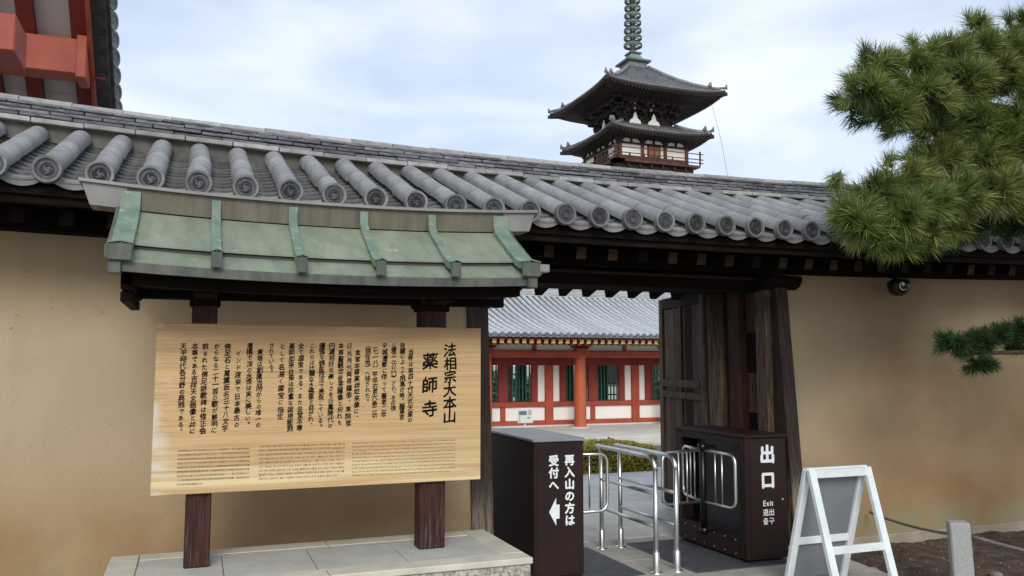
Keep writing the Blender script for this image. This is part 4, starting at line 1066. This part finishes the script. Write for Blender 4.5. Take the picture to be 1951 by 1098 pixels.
# information sheet on a stake
inf = thing('information_sign', 'small white information sheet on a white stake before the corridor', 'sign')
MB().box(5.454, 5.745, 14.0, 14.02, .553, .82, .003).build('sheet', M['paper'], inf)
MB().box(5.585, 5.61, 14.021, 14.04, .0, .60).build('stake', M['white'], inf)
q = MB(); q.box(5.47, 5.62, 13.994, 13.998, .70, .77); q.build('photo_print', M['greyboard'], inf)
q = MB(); rr = random.Random(3)
for (xa, xb, za, zb, n_) in ((5.65, 5.72, .69, .79, 5), (5.47, 5.50, .57, .68, 5), (5.63, 5.70, .63, .66, 2)):
    for i in range(n_): z = za + (zb - za) * (i + .5) / n_; q.add([(xa, 13.997, z), (xb - rr.uniform(0, .02), 13.997, z), (xb - .005, 13.997, z + .007), (xa, 13.997, z + .007)], [(0, 1, 2, 3)])
q.build('printed_lines', M['smallink'], inf)

# ================================================================== PAGODA
pg = thing('pagoda', 'dark timber pagoda with two tiled roofs in view and tall green bronze finial', 'pagoda')
PC = (38.05, 67.45)
def pagroof(z, half, inner, rise, up, rowsp=.29):
    """curved hip roof: four sides as sheets, rows of cover tiles, hip ridges, dark soffit and rafter ends"""
    NS, NU = 5, 16
    def pt(side, u, t):    # u -1..1 along the eave, t 0 eave ..1 inner edge
        h = half + (inner - half) * t
        x = u * h; y = -h
        zz = z + rise * (t ** 1.35) + up * (abs(u) ** 3.2) * (1 - t) ** 1.6
        a = side * math.pi / 2; return (PC[0] + x * math.cos(a) - y * math.sin(a), PC[1] + x * math.sin(a) + y * math.cos(a), zz)
    for side in range(4):
        b = MB(); vs = [pt(side, -1 + 2 * i / NU, j / NS) for j in range(NS + 1) for i in range(NU + 1)]
        fs = [(j * (NU + 1) + i, j * (NU + 1) + i + 1, (j + 1) * (NU + 1) + i + 1, (j + 1) * (NU + 1) + i) for j in range(NS) for i in range(NU)]
        b.add(vs, fs, True); rs = b.build('roof_side', M['pagtile'], pg)
        if side in (0, 3):
            n = int(2 * half / rowsp)
            for k in range(n + 1):
                xx = -half + .12 + k * (2 * half - .24) / n
                tmax = min(1, max(.02, (half - abs(xx)) / (half - inner)))
                pts = []
                for j in range(5):
                    t = tmax * j / 4; h = half + (inner - half) * t; P = Vector(pt(side, max(-1, min(1, xx / h)), t)); P.z += .06
                    pts.append(P)
                m_ = MB(); m_.tube(pts, .065, 6, True); m_.build('tile_row', M['pagtiled'], rs)
        # soffit
        b = MB(); 
        def sp_(u, t):
            h = half - .12 + (inner + .2 - half) * t; zz = z - .28 - .15 * t + up * (abs(u) ** 3.2) * (1 - t) ** 1.6
            a = side * math.pi / 2; x = u * h; y = -h; return (PC[0] + x * math.cos(a) - y * math.sin(a), PC[1] + x * math.sin(a) + y * math.cos(a), zz)
        vs = [sp_(-1 + 2 * i / NU, j / 3) for j in range(4) for i in range(NU + 1)]
        b.add(vs, [(j * (NU + 1) + i, (j + 1) * (NU + 1) + i, (j + 1) * (NU + 1) + i + 1, j * (NU + 1) + i + 1) for j in range(3) for i in range(NU)])
        b.build('soffit', M['pagwood'], pg)
        b = MB()
        for i in range(NU):
            a0, a1 = pt(side, -1 + 2 * i / NU, 0), pt(side, -1 + 2 * (i + 1) / NU, 0); c0, c1 = sp_(-1 + 2 * i / NU, 0), sp_(-1 + 2 * (i + 1) / NU, 0)
            b.add([a0, a1, (a1[0], a1[1], a1[2] - .16), (a0[0], a0[1], a0[2] - .16), c0, c1], [(3, 2, 1, 0), (4, 5, 2, 3)])
        b.build('eave_board', M['pagwood'], pg)
        if side in (0, 3, 1):
            n = int(2 * half / .34)
            for k in range(n + 1):
                u = -1 + 2 * k / n; P = Vector(sp_(u * .99, 0)); Q = Vector(sp_(u * .99, .55)); P.z -= .05; Q.z -= .05
                a = side * math.pi / 2; out = Vector((math.sin(a), -math.cos(a), 0)) * .10; P += out
                m_ = MB(); m_.bar(P, Q, .13, .13); m_.build('rafter', M['pagwood'], pg)
    for s in range(4):
        P = [Vector(pt(s, 1, j / 5)) + Vector((0, 0, .16)) for j in range(6)]
        m_ = MB(); m_.tube(P[1:], .17, 8); hr = m_.build('hip_ridge', M['pagtile'], pg)
        m_ = MB(); m_.tube([P[0] + Vector((0, 0, .10)), P[0].lerp(P[1], .55), P[1]], .13, 8, rr=[.10, .13, .15]); m_.build('hip_ridge', M['pagtile'], pg)
        d = (P[0] - P[1]).normalized(); m_ = MB(); m_.tube([P[1] + Vector((0, 0, .1)), P[1] + Vector((d.x * .1, d.y * .1, .55))], .2, 6, rr=[.24, .07]); m_.build('ridge_end_tile', M['pagtiled'], hr)
        m_ = MB(); m_.tube([P[0], P[0] + Vector((d.x * .12, d.y * .12, .42))], .2, 6, rr=[.18, .05]); m_.build('ridge_end_tile', M['pagtiled'], hr)
        c0 = Vector(pt(s, 1, 0)); m_ = MB(); m_.bar(c0 + Vector((d.x * .15, d.y * .15, -.30)), c0 - Vector((d.x * 2, d.y * 2, .55)), .26, .28); m_.build('hip_rafter', M['pagwood'], pg)
pagroof(25.85, 6.05, 1.0, 3.55, .42)
pagroof(22.1, 5.15, 2.7, 1.35, .38)
def pbox(name, h, z0, z1, m, c=0): return MB().box(PC[0] - h, PC[0] + h, PC[1] - h, PC[1] + h, z0, z1, c).build(name, m, pg)
pbox('upper_core', 2.55, 22.6, 25.7, M['pagwood'])
pbox('lower_core', 3.45, 19.6, 22.2, M['lime'])
pbox('tower_base', 3.9, 0, 19.3, M['pagwood'])
# stepped brackets under the top roof
def sides(fn, ss=(0, 3)):
    for s in ss:
        a = s * math.pi / 2
        fn(s, lambda x, y, z: (PC[0] + x * math.cos(a) - y * math.sin(a), PC[1] + x * math.sin(a) + y * math.cos(a), z))
def rot(b, T):
    b.v = [T(*v) for v in b.v]; return b
def upper_br(s, T):
    for i, xx in enumerate((-2.5, -.85, .85, 2.5)):
        for k in range(3):
            h = 2.6 + k * .62
            rot(MB().box(xx - .16, xx + .16, -h - .3, -2.5, 23.75 + k * .52, 23.95 + k * .52), T).build('bracket_arm', M['pagwood'], pg)
            rot(MB().box(xx - .62 - .06 * k, xx + .62 + .06 * k, -h - .12, -h + .12, 23.99 + k * .52, 24.15 + k * .52), T).build('bracket_arm', M['pagwood'], pg)
            for q in (-.5, 0, .5): rot(MB().box(xx + q - .14, xx + q + .14, -h - .16, -h + .16, 24.17 + k * .52, 24.34 + k * .52), T).build('bearing_block', M['pagwood'], pg)
    for k in range(3):
        h = 2.6 + k * .62; rot(MB().box(-h - .5, h + .5, -h - .1, -h + .1, 24.36 + k * .46, 24.50 + k * .46), T).build('eave_purlin', M['pagwood'], pg)
    for xx in ((-1.55, .37) if s == 0 else (-.4,)):
        for z0, hh, w in ((23.3, 1.1, .62), (24.6, .7, .5)):
            pr_ = [(xx - w, z0), (xx - w * .85, z0 + hh * .25), (xx - w * .38, z0 + hh * .45), (xx - w * .22, z0 + hh * .8), (xx, z0 + hh), (xx + w * .22, z0 + hh * .8), (xx + w * .38, z0 + hh * .45), (xx + w * .85, z0 + hh * .25), (xx + w, z0)]
            b = MB(); b.prism(pr_, -3.02, -2.94, 'y'); rot(b, T).build('bracket_infill', M['lime'], pg)
sides(upper_br)
# storey with white panels, door and balcony
def storey(s, T):
    h = 3.5
    P = lambda n_, a, c_, z0, z1, m, d=.12, o=0: rot(MB().box(a, c_, -h - d - o, -h + .0, z0, z1), T).build(n_, m, pg)
    X4 = (-3.42, -1.17, 1.17, 3.42)
    for xx in X4: P('pillar', xx - .15, xx + .15, 19.6, 22.2, M['pagwood'] if s == 3 else M['pagred'])
    P('tie_beam', -3.5, 3.5, 21.20, 21.36, M['pagwood'], .15); P('tie_beam', -3.5, 3.5, 19.6, 20.15, M['pagred'], .10); P('tie_beam', -3.5, 3.5, 22.0, 22.2, M['pagwood'], .2)
    for xx in (-2.3, 0, 2.3): P('strut', xx - .09, xx + .09, 21.36, 22.1, M['pagwood'], .12)
    for xx in X4:
        b = MB(); b.prism([(xx - .18, 21.36), (xx - .22, 21.5), (xx - .50, 21.7), (xx - .60, 22.1), (xx + .60, 22.1), (xx + .50, 21.7), (xx + .22, 21.5), (xx + .18, 21.36)], -h - .22, -h, 'y'); rot(b, T).build('bracket', M['pagwood'], pg)
    P('door_frame', -.66, .66, 20.15, 21.19, M['pagwood'], .10)
    for q in (-.30, .30): P('door_leaf', q - .26, q + .26, 20.18, 21.12, M['pagdoor'] if s == 0 else M['pagred'], .13)
    hb2 = 4.35
    Q = lambda n_, a, c_, y0, y1, z0, z1, m: rot(MB().box(a, c_, y0, y1, z0, z1), T).build(n_, m, pg)
    Q('balcony_floor', -hb2, hb2, -hb2, -3.4, 19.40, 19.60, M['pagred'])
    for z in (19.80, 20.12, 20.62): Q('balcony_rail', -hb2 - .35, hb2 + .35, -hb2 - .02, -hb2 + .06, z, z + .07, M['pagred'])
    for k in range(7):
        xx = -hb2 + k * 2 * hb2 / 6; Q('balcony_post', xx - .06, xx + .06, -hb2 - .02, -hb2 + .1, 19.6, 20.17 if k not in (0, 6) else 20.9, M['pagred'])
    for k in range(6):
        xx = -2.9 + k * 5.8 / 5; Q('balcony_strut', xx - .1, xx + .1, -hb2 + .2, -3.4, 19.0, 19.38, M['pagwood'])
sides(storey)
# finial
pbox('finial_box', .95, 29.1, 30.0, M['pagtiled']); pbox('finial_slab', 1.25, 30.02, 30.2, M['bronze'])
b = MB(); b.add([(PC[0] + sx * .82, PC[1] + sy * .82, 30.2) for sx, sy in ((-1, -1), (1, -1), (1, 1), (-1, 1))] + [(PC[0] + sx * .45, PC[1] + sy * .45, 30.95) for sx, sy in ((-1, -1), (1, -1), (1, 1), (-1, 1))],
               [(0, 1, 5, 4), (1, 2, 6, 5), (2, 3, 7, 6), (3, 0, 4, 7), (4, 5, 6, 7)]); b.build('finial_bowl', M['bronzeg'], pg)
pbox('finial_slab', .62, 30.96, 31.08, M['bronze'])
b = MB(); b.lathe([(.34, 31.08), (.28, 31.5), (.17, 31.8), (.15, 39)], 12, (PC[0], PC[1], 0)); b.build('finial_shaft', M['bronze'], pg)
for k in range(9):
    z = 31.72 + k * .735; r = .87 - k * .022
    b = MB(); b.lathe([(r, 0), (r + .02, .05), (r + .02, .23), (r, .28), (r - .05, .28), (r - .05, 0), (r, 0)], 28, (PC[0], PC[1], z)); rg = b.build('finial_ring', M['bronze'], pg)
    b = MB()
    for a in range(8): t = a * math.pi / 4; b.bar((PC[0] + .2 * math.cos(t), PC[1] + .2 * math.sin(t), z + .2), (PC[0] + (r - .03) * math.cos(t), PC[1] + (r - .03) * math.sin(t), z + .2), .05, .08)
    b.build('ring_spokes', M['bronze'], rg)
    b = MB(); b.lathe([(.24, 0), (.27, .08), (.27, .25), (.22, .34)], 12, (PC[0], PC[1], z)); b.build('ring_hub', M['bronze'], rg)
b = MB(); b.tube([(43.1, 62.2, 25.2), (44.2, 62.4, 22), (45.0, 62.6, 18.5), (45.8, 63, 13), (46.4, 63.2, 0)], .018, 5); b.build('lightning_wire', M['greyboard'], pg)

# ================================================================== GATE HALL (upper left)
gh = thing('gable_hall', 'vermilion gabled temple hall, verge tiles and white soffit over the wall', 'building')
# slope in the y-z plane at the gable: falls away from us
def gz(y): 
    return 6.46 - .80 * (y - 12.0) + .035 * max(0, y - 12.0) ** 2 if y > 12 else 6.46 - .80 * (y - 12.0) + .02 * (12 - y) ** 2
ys = [10.2 + .2 * k for k in range(26)]
XG = -1.2
def strip(name, xa, xb, off0, off1, m, y0=10.2, y1=15.2, par=gh, step=.2):
    vs = []; fs = []; y = y0; k = 0
    while y < y1 + 1e-6:
        vs += [(xa, y, gz(y) + off0), (xb, y, gz(y) + off0), (xb, y, gz(y) + off1), (xa, y, gz(y) + off1)]; y += step; k += 1
    for i in range(k - 1):
        for j in range(4): fs.append((i * 4 + j, (i + 1) * 4 + j, (i + 1) * 4 + (j + 1) % 4, i * 4 + (j + 1) % 4))
    fs += [(0, 1, 2, 3), tuple((k - 1) * 4 + j for j in (3, 2, 1, 0))]
    b = MB(); b.add(vs, fs); return b.build(name, m, par)
strip('bargeboard', XG - .29, XG - .245, -.42, -.02, M['gverm'])
strip('verge_rafter', XG - .50, XG - .292, -.25, -.06, M['gvermd'])
strip('roof_deck', XG - 6, XG - .24, -.015, .10, M['shell'])
for k in range(9): strip('rafter', XG - 1.02 - k * .50 - .11, XG - 1.02 - k * .50 + .09, -.24, -.06, M['gvermd'], 10.2, 14.6)
for k in range(9):
    xa = XG - .50 - k * .50; 
    y = 10.2
    while y < 14.4:
        strip('soffit_panel', xa - .50, xa + .0, -.058 - random.uniform(0, .003), -.02, M['soffit'], y, y + .592, step=.2 - .003); y += .6
# dark verge tiles and discs pointing outwards
def gslope(y): return (gz(y + .05) - gz(y - .05)) / .1
k = 0; y = 10.4
vt = MB(); vt.tube([(-.36, 0, 0), (-.05, 0, 0), (0, 0, 0)], .125, 14); vt.v = [(a_, b_ * 1.0, c_) for a_, b_, c_ in vt.v]; vtm = vt.mesh('verge_tile', M['tile'])
vd = MB(); prof = [(0, .004), (.085, .004), (.09, .018), (.125, .02), (.13, .0), (.125, -.02)]
vd.lathe(prof, 22); vd.add([(.05 * math.cos(t), .05 * math.sin(t), .006) for t in [i * 1.047 for i in range(6)]] + [(0, 0, .022)], [(i, (i + 1) % 6, 6) for i in range(6)])
vdm = vd.mesh('verge_disc', M['disc'])
vs_b = MB().box(-.30, .02, -.145, .145, -.03, .03, .006).mesh('verge_board_tile', M['shell'])
while y < 15:
    ang = math.atan(gslope(y)); 
    o = link('verge_tile', vtm, gh, (XG, y, gz(y) + .02)); d_ = link('verge_disc', vdm, o, (.0, 0, 0), (0, R(90), 0)); o.rotation_euler = (0, R(4), R(-20))
    link('verge_shingle', vs_b, gh, (XG - .03, y + .14, gz(y + .14) - .10), (ang, 0, 0))
    link('verge_shingle', vs_b, gh, (XG - .08, y + .14, gz(y + .14) - .17), (ang, 0, 0))
    y += .30 * math.cos(ang) * .99
# rows on the upper face
# purlins poking out of the gable
MB().box(-6.0, -2.02, 10.49, 11.17, 5.13, 5.56, .012).build('purlin', M['gverm'], gh)
MB().box(-6.0, XG - .40, 12.22, 12.62, 5.50, 5.98, .012).build('purlin', M['gverm'], gh)
MB().box(XG - .42, XG - .295, 12.16, 12.66, 5.44, 6.02, .01).build('purlin_cap', M['gverm'], gh)
MB().box(-6.0, XG - 1.8, 12.9, 13.3, 4.8, 5.2, .012).build('purlin', M['gvermd'], gh)
b = MB(); b.tube([(XG - .36, 12.64, 5.60), (XG - .10, 12.64, 5.60)], .022, 8); b.build('wall_pin', M['gvermd'], gh)
MB().box(-9, -2.9, 9.6, 14.4, 0, 5.0).build('hall_wall', M['lime'], gh)
for x_, y_ in ((-2.87, 9.65), (-2.87, 11.9), (-2.87, 14.2)):
    b = MB(); b.lathe([(.22, 0), (.22, 5.1)], 16, (x_, y_, 0)); b.build('column', M['gverm'], gh)

# ================================================================== PINE TREE
pn = thing('pine_tree', 'bushy long-needled pine whose boughs hang over the wall roof', 'pine tree')
tk = MB(); tk.tube([(6.55, 4.1, -.1), (6.5, 4.1, .8), (6.62, 4.15, 1.8), (6.5, 4.2, 2.8), (6.35, 4.3, 3.6), (6.5, 4.3, 4.6)], .2, 12, rr=[.22, .18, .16, .13, .10, .05])
trunk = tk.build('trunk', M['bark'], pn)
prn = random.Random(21)
import numpy as np
npr = np.random.default_rng(21)
def clump(cx, cy, cz, r, n, m, L=.105, root=None, ny=110, up=.55, flat=.62, w=.0034):
    """a dense spray of long needles round many shoot tips, built in one go"""
    tw = MB(); c0 = Vector((cx, cy, cz)); rt_ = root or Vector((cx + .13, cy + .10, cz - .02)); V = []; T = []
    for k in range(n):
        d = Vector((prn.gauss(0, 1), prn.gauss(0, 1) - .35, prn.gauss(0, 1) + .25)).normalized()
        p_ = c0 + Vector((d.x * r, d.y * r, d.z * r * flat)) * prn.uniform(.5, 1.0)
        ax = (Vector((d.x, d.y, d.z * .8)) + Vector((0, 0, up)) + Vector((prn.gauss(0, .2), prn.gauss(0, .2), prn.gauss(0, .15)))).normalized()
        u = ax.cross(Vector((.3, .2, 1))).normalized(); v = ax.cross(u); A, U, W = (np.array(q) for q in (ax, u, v))
        a = npr.uniform(0, 6.283, ny); sp = np.radians(np.abs(npr.normal(36, 15, ny))); l = L * npr.uniform(.75, 1.12, ny) * prn.uniform(.85, 1.1)
        D = A * np.cos(sp)[:, None] + (U * np.cos(a)[:, None] + W * np.sin(a)[:, None]) * np.sin(sp)[:, None]
        O = np.array(p_) - A * npr.uniform(0, .08, ny)[:, None]
        S = np.cross(D, npr.normal(0, 1, (ny, 3))); S /= np.linalg.norm(S, axis=1)[:, None]; S *= w * .5
        Md = O + D * (l * .55)[:, None] + [0, 0, -.004]; E_ = O + D * l[:, None] + np.outer(l, [0, 0, -.12])
        V.append(np.stack([O - S, O + S, Md + S, Md - S, E_], 1).reshape(-1, 3))
        t_ = np.where(npr.random(ny) < .65, npr.uniform(0, .3, ny), npr.uniform(.35, 1.0, ny)) * prn.uniform(.5, 1.25)
        T.append(np.stack([t_ * .15, t_ * .15, t_ * .8, t_ * .8, t_], 1).reshape(-1))
        q_ = p_ - ax * .05; tw.tube([c0.lerp(q_, .15), c0.lerp(q_, .6) + Vector((0, 0, -.02)), q_, p_], .004, 5, False, rr=[.007, .006, .005, .004])
    V = np.concatenate(V); T = np.concatenate(T); N = len(V) // 5; base = (np.arange(N) * 5)[:, None]
    lv = np.concatenate([base + [0, 1, 2, 3], base + [3, 2, 4]], 1).astype(np.int32).reshape(-1)
    ls = (np.arange(N)[:, None] * 7 + [0, 4]).astype(np.int32).reshape(-1)
    me = bpy.data.meshes.new('needles'); me.vertices.add(len(V)); me.vertices.foreach_set('co', V.astype(np.float32).reshape(-1))
    me.loops.add(len(lv)); me.loops.foreach_set('vertex_index', lv); me.polygons.add(len(ls)); me.polygons.foreach_set('loop_start', ls)
    me.update(calc_edges=True); me.materials.append(m)
    at = me.attributes.new('tip', 'FLOAT', 'POINT'); at.data.foreach_set('value', T.astype(np.float32))
    o = link('needle_clump', me, pn)
    tw.tube([rt_, rt_.lerp(c0, .5) + Vector((0, 0, -.03)), c0], .01, 6, False, rr=[.016, .013, .009])
    tw.build('twigs', M['bark'], o)
# boughs (main limbs)
def bough(pts, r):
    b = MB(); b.tube(pts, r, 8, rr=[r * (1 - .7 * i / (len(pts) - 1)) for i in range(len(pts))]); b.build('bough', M['bark'], pn)
bough([(6.4, 4.25, 3.3), (5.7, 4.2, 3.42), (5.0, 4.2, 3.45), (4.4, 4.2, 3.42)], .06)
bough([(6.5, 4.2, 2.5), (5.7, 4.15, 2.68), (5.0, 4.15, 2.66), (4.2, 4.2, 2.58)], .06)
bough([(6.6, 4.3, 1.7), (6.0, 4.5, 1.70), (5.4, 4.6, 1.68)], .03)
UP = [(4.12, 4.2, 3.42, .17, 16), (4.28, 4.25, 3.60, .17, 16), (4.30, 4.15, 3.28, .17, 13), (4.55, 4.2, 3.66, .19, 18), (4.55, 4.1, 3.42, .20, 18), (4.72, 4.2, 3.20, .18, 14), (4.85, 4.2, 3.74, .20, 18), (4.85, 4.05, 3.50, .20, 18),
      (5.0, 4.1, 3.26, .20, 16), (5.15, 4.2, 3.84, .20, 18), (5.2, 4.1, 3.60, .21, 18), (5.3, 4.1, 3.34, .20, 16), (5.5, 4.2, 3.92, .21, 18), (5.55, 4.1, 3.66, .21, 18), (5.6, 4.1, 3.42, .20, 16), (5.85, 4.2, 3.95, .22, 16), (5.9, 4.1, 3.65, .22, 16), (5.0, 4.45, 3.6, .25, 14), (5.5, 4.5, 3.65, .25, 14), (5.15, 4.15, 4.02, .06, 4), (5.62, 4.15, 4.10, .07, 5), (5.9, 4.2, 3.35, .2, 14)]
LO = [(3.98, 4.2, 2.60, .15, 15), (4.0, 4.15, 2.42, .15, 14), (4.15, 4.2, 2.74, .17, 16), (4.2, 4.05, 2.50, .17, 16), (4.42, 4.2, 2.86, .18, 18), (4.42, 4.05, 2.64, .19, 18), (4.45, 4.1, 2.42, .16, 12), (4.7, 4.2, 2.96, .20, 18), (4.72, 4.05, 2.74, .20, 18), (4.78, 4.15, 2.52, .16, 10),
      (5.0, 4.15, 3.02, .20, 18), (5.02, 4.02, 2.80, .21, 18), (5.3, 4.15, 3.08, .20, 18), (5.3, 4.0, 2.86, .21, 18), (5.35, 4.2, 2.68, .18, 12), (5.6, 4.1, 3.12, .22, 18), (5.62, 4.0, 2.88, .21, 18), (5.9, 4.1, 3.05, .22, 16), (5.9, 4.1, 2.80, .22, 14), (4.9, 4.45, 2.80, .25, 14), (5.4, 4.45, 2.85, .25, 14), (3.86, 4.2, 2.80, .03, 2), (5.0, 4.3, 2.56, .2, 10), (5.6, 4.3, 2.62, .16, 9)]
UP += [(4.75, 4.2, 3.05, .15, 10), (4.95, 4.2, 3.12, .16, 12), (4.62, 4.25, 3.02, .12, 7), (5.25, 4.15, 3.2, .18, 12), (5.6, 4.15, 3.26, .2, 12)]
LO += [(4.12, 4.12, 2.36, .12, 10), (3.93, 4.15, 2.50, .12, 9), (4.25, 4.1, 2.34, .12, 9)]
UP += [(6.0, 4.15, 4.1, .22, 16), (6.0, 4.1, 3.85, .22, 16), (6.1, 4.2, 3.5, .24, 16), (5.75, 4.2, 3.78, .2, 14), (5.75, 4.15, 3.5, .2, 14), (6.05, 4.1, 3.2, .22, 14)]
UP += [(4.55, 4.5, 3.40, .2, 14), (4.85, 4.5, 3.35, .22, 14), (5.2, 4.5, 3.35, .25, 14), (4.3, 4.45, 3.42, .16, 9)]
LO += [(4.3, 4.5, 2.60, .18, 10), (4.65, 4.5, 2.66, .2, 12), (5.2, 4.35, 2.50, .18, 12), (4.85, 4.35, 2.46, .14, 8), (5.5, 4.35, 2.54, .16, 10)]
LO = [(a_, b_, c_ + (.05 if c_ < 2.56 else 0), d_, e_) for a_, b_, c_, d_, e_ in LO]
for c in UP + LO:
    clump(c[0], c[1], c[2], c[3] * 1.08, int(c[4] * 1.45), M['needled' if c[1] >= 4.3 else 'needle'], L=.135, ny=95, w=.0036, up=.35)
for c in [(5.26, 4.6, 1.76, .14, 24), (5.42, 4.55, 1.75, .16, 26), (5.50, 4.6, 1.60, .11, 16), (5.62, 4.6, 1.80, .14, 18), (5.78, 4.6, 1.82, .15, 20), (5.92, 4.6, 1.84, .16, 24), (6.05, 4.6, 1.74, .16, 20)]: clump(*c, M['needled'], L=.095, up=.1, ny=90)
# lone upright shoots along the top of the crown
for x_, z_ in ((4.13, 3.70), (4.58, 3.83), (5.12, 4.08), (5.52, 4.15), (3.84, 2.80), (4.30, 2.98)):
    clump(x_, 4.2, z_, .03, 3, M['needle'], L=.12, ny=60, up=1.3, w=.003)
# the rest of the crown, beyond the right-hand edge and above the view, made larger to shade the wall
for k in range(18):
    clump(prn.uniform(6.3, 7.9), prn.uniform(2.6, 4.9), prn.uniform(2.5, 4.6), .36, 16, M['needle'], L=.18, ny=40, w=.006)
for k in range(26):
    clump(prn.uniform(5.2, 8.8), prn.uniform(1.6, 4.2), prn.uniform(4.6, 5.8), .42, 16, M['needle'], L=.2, ny=40, w=.007)
